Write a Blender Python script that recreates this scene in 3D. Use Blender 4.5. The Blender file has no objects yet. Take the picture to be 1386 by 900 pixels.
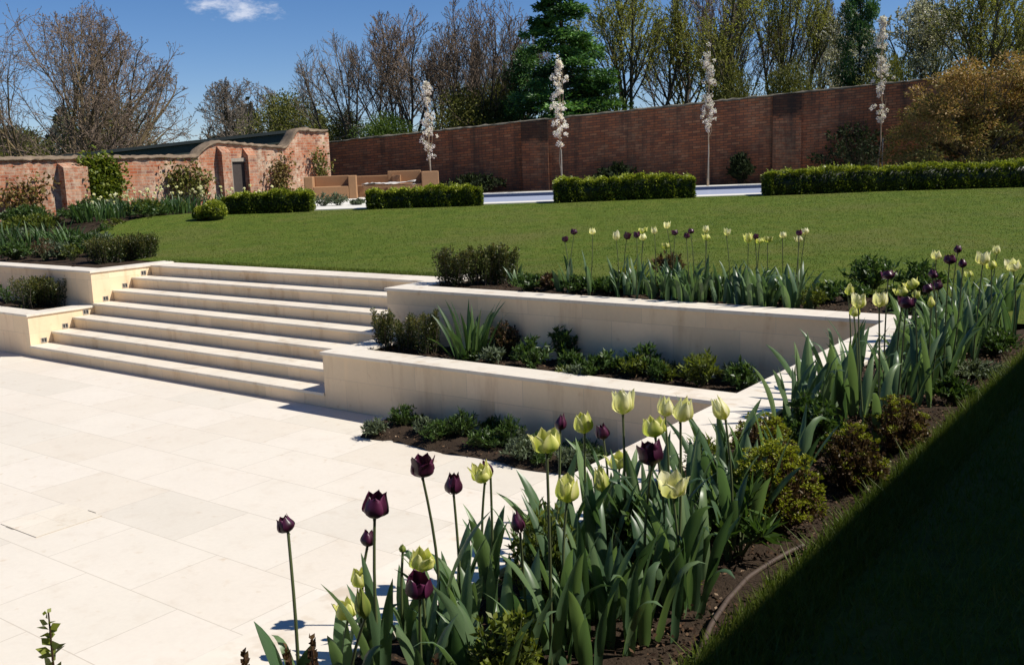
import bpy, math, random
import numpy as np
from mathutils import Matrix, Vector

# ------------------------------------------------------------------ camera, sky, sun, exposure
SC = bpy.context.scene
COL = SC.collection
R = np.random.default_rng(7)
random.seed(7)

CAM = np.array([7.372, -6.620, 2.369])
YAW, PITCH, ROLL, FPX = 0.6453, 0.1699, -0.0343, 1335.0


def cam_axes():
    cy, sy, cp, sp = math.cos(YAW), math.sin(YAW), math.cos(PITCH), math.sin(PITCH)
    f = np.array([-sy * cp, cy * cp, -sp])
    r = np.array([cy, sy, 0.0])
    u = np.cross(r, f)
    c, s = math.cos(ROLL), math.sin(ROLL)
    return c * r + s * u, -s * r + c * u, f


RT, UP, FW = cam_axes()
FLAT = np.array([-math.sin(YAW), math.cos(YAW), 0.0])     # level heading
SIDE = np.array([math.cos(YAW), math.sin(YAW), 0.0])

cd = bpy.data.cameras.new('camera')
cam = bpy.data.objects.new('camera', cd)
COL.objects.link(cam)
M = Matrix.Identity(4)
for i in range(3):
    M[i][0], M[i][1], M[i][2], M[i][3] = RT[i], UP[i], -FW[i], CAM[i]
cam.matrix_world = M
cd.sensor_width = 36
cd.lens = 36 * FPX / 1386
cd.clip_start, cd.clip_end = 0.05, 3000
SC.camera = cam

SUN = np.array([0.75, 0.43, 1.0])
SUN /= np.linalg.norm(SUN)
sl = bpy.data.lights.new('sun', 'SUN')
sl.energy = 4.6
sl.angle = math.radians(0.53)
sl.color = (1.0, 0.95, 0.86)
so = bpy.data.objects.new('sun', sl)
COL.objects.link(so)
so.rotation_euler = Vector(-SUN).to_track_quat('-Z', 'Y').to_euler()

SKY_STRENGTH = 0.06
EXPOSURE = 0.34
W = bpy.data.worlds.new('World')
SC.world = W
W.use_nodes = True
SC.view_settings.view_transform = 'Standard'
SC.view_settings.look = 'None'
SC.view_settings.gamma = 1
SC.view_settings.exposure = EXPOSURE
SC.view_settings.use_curve_mapping = False


def world_sky():
    nt = W.node_tree
    n, l = nt.nodes, nt.links
    n.clear()
    out = n.new('ShaderNodeOutputWorld')
    bg = n.new('ShaderNodeBackground')
    sky = n.new('ShaderNodeTexSky')
    sky.sky_type = 'NISHITA'
    sky.sun_disc = False
    sky.sun_elevation = math.asin(SUN[2])
    sky.sun_rotation = math.atan2(SUN[0], SUN[1])
    sky.altitude = 2500
    sky.air_density = 1.0
    sky.dust_density = 0.15
    sky.ozone_density = 2.0
    bg.inputs['Strength'].default_value = SKY_STRENGTH
    # one small fair-weather cloud high in the sky
    d = RT * (312 - 693) / FPX - UP * (12 - 450) / FPX + FW
    d = d / np.linalg.norm(d)
    ax = np.cross(d, [0, 0, 1]); ax /= np.linalg.norm(ax)
    ay = np.cross(ax, d)
    tc = n.new('ShaderNodeTexCoord')

    def dot(v):
        m = n.new('ShaderNodeVectorMath'); m.operation = 'DOT_PRODUCT'
        l.new(tc.outputs['Generated'], m.inputs[0]); m.inputs[1].default_value = v
        return m.outputs['Value']

    def mth(op, a, b=None, c=None):
        m = n.new('ShaderNodeMath'); m.operation = op
        for i, x in enumerate((a, b, c)):
            if x is None: continue
            if isinstance(x, (int, float)): m.inputs[i].default_value = x
            else: l.new(x, m.inputs[i])
        return m.outputs[0]
    u, v, w = dot(ax), dot(ay), dot(d)
    tilt = mth('MULTIPLY', u, 0.10)
    v2 = mth('ADD', v, tilt)
    a = mth('POWER', mth('MULTIPLY', u, 1 / 0.050), 2.0)
    b = mth('POWER', mth('MULTIPLY', v2, 1 / 0.0135), 2.0)
    rad = mth('ADD', a, b)
    ns = n.new('ShaderNodeTexNoise'); ns.inputs['Scale'].default_value = 42; ns.inputs['Detail'].default_value = 7
    ns.inputs['Roughness'].default_value = 0.62
    mp = n.new('ShaderNodeMapping'); mp.inputs['Scale'].default_value = (1, 1, 2.2)
    l.new(tc.outputs['Generated'], mp.inputs[0]); l.new(mp.outputs[0], ns.inputs['Vector'])
    e = mth('SUBTRACT', mth('MULTIPLY', ns.outputs[0], 2.5), mth('ADD', mth('MULTIPLY', rad, 0.60), 0.72))
    e = mth('MULTIPLY', e, mth('GREATER_THAN', w, 0.5))
    mr = n.new('ShaderNodeMapRange'); mr.interpolation_type = 'SMOOTHSTEP'
    l.new(e, mr.inputs['Value']); mr.inputs['From Min'].default_value = 0.0; mr.inputs['From Max'].default_value = 1.0
    mr.inputs['To Max'].default_value = 0.72
    mix = n.new('ShaderNodeMix'); mix.data_type = 'RGBA'
    l.new(mr.outputs[0], mix.inputs['Factor'])
    hs = n.new('ShaderNodeHueSaturation'); hs.inputs['Saturation'].default_value = 1.25; hs.inputs['Value'].default_value = 1.2
    l.new(sky.outputs[0], hs.inputs['Color'])
    tn = n.new('ShaderNodeMix'); tn.data_type = 'RGBA'; tn.blend_type = 'MULTIPLY'; tn.inputs['Factor'].default_value = 1
    l.new(hs.outputs[0], tn.inputs['A']); tn.inputs['B'].default_value = (1.0, 0.98, 1.10, 1)
    l.new(tn.outputs['Result'], mix.inputs['A'])
    mix.inputs['B'].default_value = (11.5, 11.8, 13.0, 1)
    l.new(mix.outputs['Result'], bg.inputs['Color'])
    l.new(bg.outputs[0], out.inputs[0])


world_sky()

# ------------------------------------------------------------------ where things stand


def ray(px, py):
    return FW + RT * (px - 693) / FPX - UP * (py - 450) / FPX


def on_z(px, py, z):
    d = ray(px, py); return CAM + d * (z - CAM[2]) / d[2]


def on_x(px, py, x):
    d = ray(px, py); return CAM + d * (x - CAM[0]) / d[0]


def on_y(px, py, y):
    d = ray(px, py); return CAM + d * (y - CAM[1]) / d[1]


def at_depth(px, py, D):
    d = ray(px, py); return CAM + d * D / (d @ FLAT)


def project(P):
    d = np.asarray(P, float) - CAM
    z = d @ FW
    return np.stack([693 + FPX * (d @ RT) / z, 450 - FPX * (d @ UP) / z, z], -1)


RISE, TREAD, SW = 0.15, 0.323, 5.793       # step height, step depth, stair width
YU = 3 * TREAD                             # front of the upper tier
YT = 7.2 * TREAD                           # back edge of the landing
ZL, ZUR, ZUL = 0.573, 1.10, 1.062          # tops of lower tier, right upper tier, left upper tier
XS = 5.22                                  # face of the long side wall
XLW = -15.65                               # face of the left brick wall


def hedge_y(x):
    return 8.64 + (np.asarray(x, float) + 7.94) * 0.7526


def lawn_z(x, y):
    x = np.asarray(x, float); y = np.asarray(y, float)
    yh = np.maximum(hedge_y(x), 5.2)
    s = np.clip((y - YT) / (yh - YT), 0, 1)
    base = 1.055 + 0.045 * np.clip((x + 0.3) / 1.0, 0, 1)
    z = base + (1.50 - base) * (s * s * (3 - 2 * s) * 0.45 + s * 0.55)
    z = z + 0.012 * np.sin(x * 0.9 + 1) * np.cos(y * 0.8) * np.clip(s * 4, 0, 1)
    return z


def in_lawn(x, y):
    x = np.asarray(x, float); y = np.asarray(y, float)
    upper = (y > YT) & (x < 6.3)
    # rounded turn of the bed
    upper &= ~((x > 4.5) & (x < 6.3) & (y < YT + 0.0))
    right = (x >= 6.3) & (y <= 1.0)
    corner = (x > 4.8) & (y > 1.0) & ((x - 4.8) / 1.5 + (y - 1.0) / (YT - 1.0) > 1.0)
    bx = np.interp(y, [2.0, 2.4, 3.0, 4.0, 5.2, 6.6, 15], [-6.6, -7.1, -9.0, -10.9, -11.6, -11.7, -13.4])
    left_bed = x < bx
    lat = (x - CAM[0]) * SIDE[0] + (y - CAM[1]) * SIDE[1]; dep = (x - CAM[0]) * FLAT[0] + (y - CAM[1]) * FLAT[1]
    left_bed |= (dep > 21.9) & (lat > -6.0) & (dep < 36)
    return (upper | right | corner | ((x >= 6.3) & (y > 1.0))) & ~left_bed

# ------------------------------------------------------------------ mesh helpers


def tag(o, label=None, cat=None, group=None, kind=None):
    if label: o['label'] = label
    if cat: o['category'] = cat
    if group: o['group'] = group
    if kind: o['kind'] = kind
    return o


def link(name, me, mat=None, parent=None, loc=None):
    o = bpy.data.objects.new(name, me)
    COL.objects.link(o)
    if mat is not None and me is not None and not me.materials:
        me.materials.append(mat)
    if parent is not None: o.parent = parent
    if loc is not None: o.location = loc
    return o


def root(name, loc=(0, 0, 0), rz=0, label=None, cat=None, group=None, sc=None):
    o = bpy.data.objects.new(name, None)
    o.empty_display_size = 0.1
    COL.objects.link(o)
    o.location = loc
    o.rotation_euler = (0, 0, rz)
    if sc is not None: o.scale = sc
    return tag(o, label, cat, group)


def mesh_np(name, V, F, tone=None, uv=None, smooth=False):
    """V (n,3), F (m,k) arrays -> mesh"""
    V = np.asarray(V, np.float32); F = np.asarray(F, np.int32)
    me = bpy.data.meshes.new(name)
    m, k = F.shape
    me.vertices.add(len(V)); me.vertices.foreach_set('co', V.ravel())
    me.loops.add(m * k); me.loops.foreach_set('vertex_index', F.ravel())
    me.polygons.add(m)
    me.polygons.foreach_set('loop_start', np.arange(0, m * k, k, dtype=np.int32))
    me.polygons.foreach_set('loop_total', np.full(m, k, np.int32))
    if smooth: me.polygons.foreach_set('use_smooth', np.ones(m, bool))
    if tone is not None:
        a = me.attributes.new('tone', 'FLOAT', 'POINT')
        a.data.foreach_set('value', np.asarray(tone, np.float32).ravel())
    if uv is not None:
        ul = me.uv_layers.new(name='UVMap')
        ul.data.foreach_set('uv', np.asarray(uv, np.float32)[F.ravel()].ravel())
    me.update(calc_edges=True)
    me.validate()
    return me


class Geo:
    """collects indexed numpy pieces with a tone and a uv per vertex"""
    def __init__(s, k=4): s.V, s.F, s.T, s.U, s.n, s.k = [], [], [], [], 0, k

    def add(s, V, F, tone=0.5, uv=None):
        V = np.asarray(V, float).reshape(-1, 3)
        s.V.append(V); s.F.append(np.asarray(F, int) + s.n)
        s.T.append(np.broadcast_to(np.asarray(tone, float), (len(V),)).copy())
        s.U.append(np.zeros((len(V), 2)) if uv is None else np.asarray(uv, float))
        s.n += len(V)
        return s

    def mesh(s, name, smooth=False, origin=None):
        V = np.concatenate(s.V)
        if origin is not None: V = V - np.asarray(origin)
        return mesh_np(name, V, np.concatenate(s.F), np.concatenate(s.T), np.concatenate(s.U), smooth)


class Poly:
    """polygons of any size with uv laid out in metres"""
    def __init__(s): s.v, s.f = [], []

    def box(s, x0, x1, y0, y1, z0, z1):
        return s.prism([(x0, y0), (x1, y0), (x1, y1), (x0, y1)], z0, z1)

    def prism(s, pts, z0, z1):
        """vertical prism; z0,z1 numbers or per-corner lists"""
        n = len(pts); b = len(s.v)
        area = sum(pts[i][0] * pts[(i + 1) % n][1] - pts[(i + 1) % n][0] * pts[i][1] for i in range(n))
        if area < 0:
            pts = pts[::-1]
            if not np.isscalar(z0): z0 = z0[::-1]
            if not np.isscalar(z1): z1 = z1[::-1]
        za = [z0] * n if np.isscalar(z0) else z0
        zb = [z1] * n if np.isscalar(z1) else z1
        s.v += [(p[0], p[1], z) for p, z in zip(pts, za)] + [(p[0], p[1], z) for p, z in zip(pts, zb)]
        s.f.append(tuple(b + i for i in reversed(range(n))))
        s.f.append(tuple(b + n + i for i in range(n)))
        for i in range(n):
            j = (i + 1) % n
            s.f.append((b + i, b + j, b + n + j, b + n + i))
        return s

    def profile(s, pts, axis_a, axis_b, thick, org=(0, 0, 0)):
        """outline in the plane (axis_a, z) extruded along axis_b by thick"""
        A = np.asarray(axis_a, float); B = np.asarray(axis_b, float); O = np.asarray(org, float)
        n = len(pts); b = len(s.v)
        for k in (0, 1):
            for u, z in pts:
                p = O + A * u + B * (thick * k) + np.array([0, 0, z])
                s.v.append(tuple(p))
        s.f.append(tuple(b + i for i in range(n)))
        s.f.append(tuple(b + n + i for i in reversed(range(n))))
        for i in range(n):
            j = (i + 1) % n
            s.f.append((b + j, b + i, b + n + i, b + n + j))
        return s

    def mesh(s, name, origin=(0, 0, 0), shear=None):
        me = bpy.data.meshes.new(name)
        O = np.asarray(origin, float)
        V = np.asarray(s.v, float)
        me.from_pydata([tuple(p - O) for p in V], [], s.f)
        ul = me.uv_layers.new(name='UVMap')
        for p in me.polygons:
            nrm = p.normal
            for li in p.loop_indices:
                c = V[me.loops[li].vertex_index]
                if abs(nrm.z) > 0.75: uv = (c[0], c[1])
                else:
                    h = math.hypot(nrm.x, nrm.y)
                    t = (-nrm.y / h, nrm.x / h)
                    uv = (c[0] * t[0] + c[1] * t[1], c[2])
                if shear: uv = shear(c, uv)
                ul.data[li].uv = uv
        me.update()
        return me

    def obj(s, name, mat, parent=None, bevel=0, shear=None, origin=(0, 0, 0)):
        me = s.mesh(name, origin, shear)
        import bmesh as _b
        bm = _b.new(); bm.from_mesh(me); _b.ops.recalc_face_normals(bm, faces=bm.faces); bm.to_mesh(me); bm.free()
        o = link(name, me, mat, parent)
        if parent is None: o.location = origin
        if bevel:
            m = o.modifiers.new('edge', 'BEVEL'); m.width = bevel; m.segments = 2; m.limit_method = 'ANGLE'
        return o


def tube(geo, pts, rad, k=6, tone=0.5, cap=False):
    """tapered tube along a polyline, parallel-transport frame"""
    P = np.asarray(pts, float); n = len(P)
    rad = np.broadcast_to(np.asarray(rad, float), (n,))
    T = np.gradient(P, axis=0); T /= np.linalg.norm(T, axis=1)[:, None] + 1e-12
    a = np.array([0, 0, 1.0]) if abs(T[0][2]) < 0.9 else np.array([1.0, 0, 0])
    N = np.cross(T[0], a); N /= np.linalg.norm(N)
    ang = np.arange(k) * 2 * math.pi / k
    V = np.empty((n, k, 3))
    for i in range(n):
        N = N - T[i] * (N @ T[i]); N /= np.linalg.norm(N) + 1e-12
        B = np.cross(T[i], N)
        V[i] = P[i] + rad[i] * (np.cos(ang)[:, None] * N + np.sin(ang)[:, None] * B)
    I = np.arange(n - 1)[:, None] * k + np.arange(k)[None]
    J = np.arange(n - 1)[:, None] * k + (np.arange(k)[None] + 1) % k
    F = np.stack([I, J, J + k, I + k], -1).reshape(-1, 4)
    uv = np.stack([np.tile(np.arange(k) / k, n), np.repeat(np.linspace(0, 1, n), k)], -1)
    geo.add(V.reshape(-1, 3), F, tone, uv)


def unit(a):
    return a / (np.linalg.norm(a, axis=-1, keepdims=True) + 1e-12)


def leaves(geo, P, D, L, Wd, fold=0.25, tone=None, rng=R):
    """diamond leaves: base P, axis D, length L, width Wd"""
    P = np.asarray(P, float); N = len(P)
    if N == 0: return
    D = unit(np.asarray(D, float))
    L = np.broadcast_to(L, (N,))[:, None]; Wd = np.broadcast_to(Wd, (N,))[:, None]
    rv = unit(rng.normal(size=(N, 3)) + np.array([0, 0, 0.6]))
    S = unit(np.cross(D, rv)); Nn = np.cross(S, D)
    mid = P + D * L * 0.45
    V = np.stack([P, mid + S * Wd * 0.5 + Nn * Wd * fold, P + D * L, mid - S * Wd * 0.5 + Nn * Wd * fold], 1)
    F = np.arange(N * 4).reshape(N, 4)
    if tone is None: tone = rng.random(N)
    geo.add(V.reshape(-1, 3), F, np.repeat(tone, 4))


def rand_dir(n, up=0.0, rng=R):
    d = rng.normal(size=(n, 3)); d[:, 2] += up
    return unit(d)


def strap(geo, p0, az, L, Wd, lean, curl, twist=0.0, n=9, tone=0.5, keel=0.22, tipdrop=0.0, wave=0.0):
    """long strap leaf: leaves the base at angle lean from vertical towards az and bends by curl"""
    t = np.linspace(0, 1, n)
    th = lean + curl * t ** 1.6 + tipdrop * np.clip((t - 0.6) / 0.4, 0, 1) ** 1.5
    ds = L / (n - 1)
    h = np.array([math.cos(az), math.sin(az), 0]); zz = np.array([0, 0, 1.0])
    d = np.sin(th)[:, None] * h + np.cos(th)[:, None] * zz
    P = np.asarray(p0, float) + np.concatenate([[np.zeros(3)], np.cumsum(d[:-1] * ds, 0)])
    side0 = np.array([-math.sin(az), math.cos(az), 0])
    nrm = np.cross(side0, d)
    a = twist * t
    S = np.cos(a)[:, None] * side0 + np.sin(a)[:, None] * nrm
    Nn = np.cross(d, S)
    prof = np.clip(1.18 * np.sin(np.pi * (0.16 + 0.84 * t ** 0.8)) ** 0.75, 0.03, 1)
    prof[-1] = 0.02
    w = (Wd * 0.5 * prof)[:, None]
    wv = (wave * np.sin(t * 9 + az))[:, None] * w
    k = keel * (1 - 0.6 * t)[:, None]
    V = np.stack([P + S * w - Nn * (w * k * 2) + Nn * wv, P + S * w * .5 - Nn * w * k * .6, P, P - S * w * .5 - Nn * w * k * .6, P - S * w - Nn * (w * k * 2) - Nn * wv], 1).reshape(-1, 3)
    i = np.arange(n - 1)[:, None] * 5 + np.arange(4)[None]
    F = np.stack([i, i + 1, i + 6, i + 5], -1).reshape(-1, 4)
    uv = np.stack([np.tile(np.linspace(0, 1, 5), n), np.repeat(t * L, 5)], -1)
    geo.add(V, F, tone, uv)

# ------------------------------------------------------------------ materials


def nodes(name):
    m = bpy.data.materials.new(name); m.use_nodes = True
    nt = m.node_tree
    return m, nt, nt.nodes['Principled BSDF'], nt.nodes['Material Output']


def N(nt, t, **kw):
    n = nt.nodes.new(t)
    for k, v in kw.items():
        if k in n.inputs: n.inputs[k].default_value = v
        else: setattr(n, k, v)
    return n


def ramp(nt, fac, cols, pos=None):
    r = nt.nodes.new('ShaderNodeValToRGB')
    e = r.color_ramp.elements
    pos = pos or [i / (len(cols) - 1) for i in range(len(cols))]
    while len(e) < len(cols): e.new(0.5)
    for i, (p, c) in enumerate(zip(pos, cols)):
        e[i].position = p; e[i].color = (*c, 1)
    nt.links.new(fac, r.inputs[0])
    return r.outputs[0]


def mixc(nt, f, a, b, mode='MIX'):
    m = nt.nodes.new('ShaderNodeMix'); m.data_type = 'RGBA'; m.blend_type = mode
    for i, x in (('Factor', f), ('A', a), ('B', b)):
        s = m.inputs[i]
        if isinstance(x, (int, float)): s.default_value = x
        elif isinstance(x, tuple): s.default_value = (*x, 1)
        else: nt.links.new(x, s)
    return m.outputs['Result']


def noise(nt, scale, detail=4, rough=0.55, coord='Object', stretch=None):
    tc = nt.nodes.new('ShaderNodeTexCoord')
    n = N(nt, 'ShaderNodeTexNoise', Scale=scale, Detail=detail, Roughness=rough)
    src = tc.outputs[coord]
    if stretch:
        mp = nt.nodes.new('ShaderNodeMapping'); mp.inputs['Scale'].default_value = stretch
        nt.links.new(src, mp.inputs[0]); src = mp.outputs[0]
    nt.links.new(src, n.inputs['Vector'])
    return n.outputs['Fac']


def bump(nt, b, h, strength=0.3, dist=0.01):
    n = N(nt, 'ShaderNodeBump', Strength=strength, Distance=dist)
    nt.links.new(h, n.inputs['Height']); nt.links.new(n.outputs[0], b.inputs['Normal'])


def leaf_mat(name, cols, trans=0.28, rough=0.5, spec=0.35, streak=0.0, pos=None):
    m, nt, b, out = nodes(name)
    a = N(nt, 'ShaderNodeAttribute', attribute_name='tone')
    oi = nt.nodes.new('ShaderNodeObjectInfo')
    c = ramp(nt, a.outputs['Fac'], cols, pos)
    if streak:
        w = noise(nt, 1.0, 3, 0.6, 'UV', (70, 5, 1))
        c = mixc(nt, streak, c, mixc(nt, w, (0.25, 0.25, 0.25), (1.6, 1.6, 1.5)), 'MULTIPLY')
    hs = N(nt, 'ShaderNodeHueSaturation')
    mr = N(nt, 'ShaderNodeMapRange'); nt.links.new(oi.outputs['Random'], mr.inputs['Value'])
    mr.inputs['To Min'].default_value = 0.86; mr.inputs['To Max'].default_value = 1.14
    nt.links.new(mr.outputs[0], hs.inputs['Value']); nt.links.new(c, hs.inputs['Color'])
    c = hs.outputs[0]
    nt.links.new(c, b.inputs['Base Color'])
    b.inputs['Roughness'].default_value = rough
    b.inputs['Specular IOR Level'].default_value = spec
    t = nt.nodes.new('ShaderNodeBsdfTranslucent'); nt.links.new(mixc(nt, 1.0, c, (1.25, 1.3, 0.7), 'MULTIPLY'), t.inputs[0])
    ms = nt.nodes.new('ShaderNodeMixShader'); ms.inputs[0].default_value = trans
    nt.links.new(b.outputs[0], ms.inputs[1]); nt.links.new(t.outputs[0], ms.inputs[2])
    nt.links.new(ms.outputs[0], out.inputs[0])
    return m


def plain(name, col, rough=0.7, var=0.25, scale=8, spec=0.3, bmp=0.2, metallic=0):
    m, nt, b, out = nodes(name)
    f = noise(nt, scale, 6, 0.6)
    lo = tuple(c * (1 - var) for c in col); hi = tuple(min(1, c * (1 + var)) for c in col)
    nt.links.new(mixc(nt, f, lo, hi), b.inputs['Base Color'])
    b.inputs['Roughness'].default_value = rough; b.inputs['Specular IOR Level'].default_value = spec
    b.inputs['Metallic'].default_value = metallic
    if bmp: bump(nt, b, noise(nt, scale * 6, 5), bmp, 0.01)
    return m


def stone_mat(name, bw, bh, base=(0.72, 0.645, 0.52), joint=0.35, mortar=0.004, var=0.10, off=0.5, squash=1.0, blot=0.55, runs=0.6):
    """sawn cream limestone slabs, uv in metres"""
    m, nt, b, out = nodes(name)
    uv = nt.nodes.new('ShaderNodeUVMap')
    br = N(nt, 'ShaderNodeTexBrick', Scale=1.0)
    br.offset = off; br.offset_frequency = 2; br.squash = squash
    br.inputs['Brick Width'].default_value = bw; br.inputs['Row Height'].default_value = bh
    br.inputs['Mortar Size'].default_value = mortar; br.inputs['Mortar Smooth'].default_value = 0.2
    br.inputs['Color1'].default_value = (0, 0, 0, 1); br.inputs['Color2'].default_value = (1, 1, 1, 1)
    br.inputs['Mortar'].default_value = (0.5, 0.5, 0.5, 1); br.inputs['Bias'].default_value = 0.0
    nt.links.new(uv.outputs[0], br.inputs['Vector'])
    c = ramp(nt, br.outputs['Color'], [tuple(x * (1 - var) for x in base), base, (min(1, base[0] * (1 + var * .55)), min(1, base[1] * (1 + var * .5)), base[2] * (1 + var * .7)), (base[0] * (1 - var * .4), base[1] * (1 - var * .65), base[2] * (1 - var * .9))])
    cloud = noise(nt, 1.7, 6, 0.65)
    c = mixc(nt, blot, c, mixc(nt, cloud, (0.74, 0.70, 0.64), (1.18, 1.18, 1.18)), 'MULTIPLY')
    fine = noise(nt, 26, 5, 0.7)
    c = mixc(nt, 0.3, c, mixc(nt, fine, (0.75, 0.73, 0.70), (1.2, 1.2, 1.2)), 'MULTIPLY')
    run = noise(nt, 1.0, 4, 0.65, 'Object', (5.0, 5.0, 0.7))
    c = mixc(nt, runs, c, ramp(nt, run, [(0.70, 0.60, 0.50), (1, 1, 1), (1.0, 1.0, 1.0), (1.08, 1.05, 1.0)], [0.28, 0.46, 0.6, 0.75]), 'MULTIPLY')
    # small rust and dirt spots
    sp = noise(nt, 9, 2, 0.5)
    r = ramp(nt, sp, [(1, 1, 1), (1, 1, 1), (0.80, 0.70, 0.58)], [0, 0.66, 0.8])
    c = mixc(nt, 0.7, c, r, 'MULTIPLY')
    c = mixc(nt, br.outputs['Fac'], c, mixc(nt, joint, c, (0.30, 0.24, 0.17)))
    nt.links.new(c, b.inputs['Base Color'])
    b.inputs['Roughness'].default_value = 0.62; b.inputs['Specular IOR Level'].default_value = 0.3
    bump(nt, b, mixc(nt, 0.5, fine, br.outputs['Fac']), 0.08, 0.004)
    return m


def brick_mat(name, cols, mort, patch, patch_amt, dark_amt=0.0, stain=(0.05, 0.045, 0.035), ms=0.007):
    m, nt, b, out = nodes(name)
    uv = nt.nodes.new('ShaderNodeUVMap')
    wob = noise(nt, 5, 2, 0.5)
    br = N(nt, 'ShaderNodeTexBrick', Scale=1.0)
    br.offset = 0.5
    br.inputs['Brick Width'].default_value = 0.235; br.inputs['Row Height'].default_value = 0.078
    br.inputs['Mortar Size'].default_value = ms; br.inputs['Mortar Smooth'].default_value = 0.3
    br.inputs['Color1'].default_value = (0, 0, 0, 1); br.inputs['Color2'].default_value = (1, 1, 1, 1)
    br.inputs['Mortar'].default_value = (0.5, 0.5, 0.5, 1)
    nt.links.new(uv.outputs[0], br.inputs['Vector'])
    c = ramp(nt, br.outputs['Color'], cols)
    c = mixc(nt, br.outputs['Fac'], c, mort)
    big = noise(nt, 0.55, 6, 0.68)
    pm = ramp(nt, big, [(0, 0, 0), (0, 0, 0), (1, 1, 1)], [0, 0.55 - patch_amt * .17, 0.66])
    pf = noise(nt, 7, 5, 0.75)
    pm2 = ramp(nt, pf, [(0, 0, 0), (1, 1, 1)], [0.40, 0.58])
    mm = mixc(nt, 1.0, pm, pm2, 'MULTIPLY')
    c = mixc(nt, mixc(nt, 1.0, mm, (patch_amt,) * 3, 'MULTIPLY'), c, patch)
    med = noise(nt, 1.6, 6, 0.7)
    c = mixc(nt, 0.75, c, mixc(nt, med, (0.45, 0.42, 0.40), (1.55, 1.5, 1.45)), 'MULTIPLY')
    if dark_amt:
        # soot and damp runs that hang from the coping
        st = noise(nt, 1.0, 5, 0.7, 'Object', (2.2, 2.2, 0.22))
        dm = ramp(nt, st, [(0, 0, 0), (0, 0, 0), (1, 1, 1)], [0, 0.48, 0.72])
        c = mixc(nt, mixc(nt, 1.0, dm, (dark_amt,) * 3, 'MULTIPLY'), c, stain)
    nt.links.new(c, b.inputs['Base Color'])
    b.inputs['Roughness'].default_value = 0.9; b.inputs['Specular IOR Level'].default_value = 0.15
    inv = mixc(nt, 0.35, br.outputs['Fac'], pf)
    bm_ = N(nt, 'ShaderNodeBump', Strength=0.7, Distance=0.012, invert=True)
    nt.links.new(inv, bm_.inputs['Height']); nt.links.new(bm_.outputs[0], b.inputs['Normal'])
    return m


MT = {}
MT['paving'] = stone_mat('paving_limestone', 0.92, 0.61, base=(0.72, 0.662, 0.57), joint=0.42, mortar=0.0035, var=0.06, blot=0.32, runs=0.2)
MT['facing'] = stone_mat('facing_limestone', 0.62, 0.31, base=(0.87, 0.69, 0.465), joint=0.34, mortar=0.003, var=0.12)
MT['coping'] = stone_mat('coping_limestone', 0.95, 40.0, base=(0.75, 0.69, 0.595), joint=0.35, mortar=0.003, var=0.05, off=0)
MT['tread'] = stone_mat('tread_limestone', 0.95, 40.0, base=(0.74, 0.675, 0.57), joint=0.25, mortar=0.003, var=0.05, off=0)
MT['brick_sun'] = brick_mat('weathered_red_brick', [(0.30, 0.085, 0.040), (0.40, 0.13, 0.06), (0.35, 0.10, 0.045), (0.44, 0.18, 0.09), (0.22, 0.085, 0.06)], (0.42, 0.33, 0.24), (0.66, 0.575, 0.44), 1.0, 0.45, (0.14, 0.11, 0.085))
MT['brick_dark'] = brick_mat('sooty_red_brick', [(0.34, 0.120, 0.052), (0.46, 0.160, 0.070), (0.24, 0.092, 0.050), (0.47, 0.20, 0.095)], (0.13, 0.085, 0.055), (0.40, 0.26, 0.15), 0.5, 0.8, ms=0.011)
MT['wall_coping'] = plain('lichened_coping', (0.22, 0.165, 0.115), 0.95, 0.75, 7, 0.1, 1.0)
MT['pale_coping'] = plain('pale_lichen_coping', (0.15, 0.135, 0.105), 0.95, 0.8, 6, 0.1, 0.8)
MT['roof'] = plain('dark_roof_felt', (0.035, 0.045, 0.045), 0.75, 0.3, 3)
MT['fascia'] = plain('dark_green_boards', (0.05, 0.065, 0.055), 0.7, 0.3, 4)
MT['oldwood'] = plain('grey_weathered_wood', (0.30, 0.26, 0.21), 0.85, 0.35, 12)
MT['darkwood'] = plain('dark_wood', (0.055, 0.045, 0.04), 0.8, 0.35, 12)
MT['soil'] = plain('dark_soil', (0.042, 0.029, 0.020), 1.0, 0.6, 14, 0.1, 1.0)
MT['mulch'] = leaf_mat('bark_chips', [(0.03, 0.018, 0.012), (0.085, 0.048, 0.028), (0.16, 0.10, 0.06), (0.34, 0.25, 0.17)], 0.0, 0.9, 0.1, pos=[0, .5, .85, 1])
MT['sofa'] = plain('tan_weave', (0.36, 0.20, 0.10), 0.8, 0.15, 30)
MT['cushion'] = plain('pale_cloth', (0.55, 0.52, 0.48), 0.9, 0.08, 10)
MT['hose'] = plain('brown_pipe', (0.075, 0.052, 0.040), 0.6, 0.25, 20)
MT['metal'] = plain('brushed_steel', (0.55, 0.55, 0.53), 0.35, 0.1, 20, metallic=0.8)
MT['dark'] = plain('dark_slot', (0.03, 0.03, 0.03), 0.6, 0.1, 10)
MT['bark'] = plain('grey_bark', (0.085, 0.068, 0.05), 0.95, 0.4, 6)
MT['bark_gold'] = plain('lichened_bark', (0.17, 0.125, 0.065), 0.95, 0.45, 5)
MT['bark_pale'] = plain('pale_bark', (0.33, 0.24, 0.15), 0.85, 0.3, 8)
MT['twig'] = leaf_mat('twigs_with_buds', [(0.17, 0.14, 0.115), (0.25, 0.205, 0.165), (0.33, 0.27, 0.215)], 0.05, 0.9, 0.1)
MT['twig_red'] = leaf_mat('twigs_with_red_buds', [(0.16, 0.12, 0.09), (0.23, 0.17, 0.125), (0.31, 0.22, 0.165)], 0.05, 0.9, 0.1)
MT['twig_green'] = leaf_mat('twigs_with_new_leaves', [(0.12, 0.095, 0.06), (0.26, 0.265, 0.065), (0.42, 0.43, 0.11)], 0.42, 0.7, 0.2)
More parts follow.
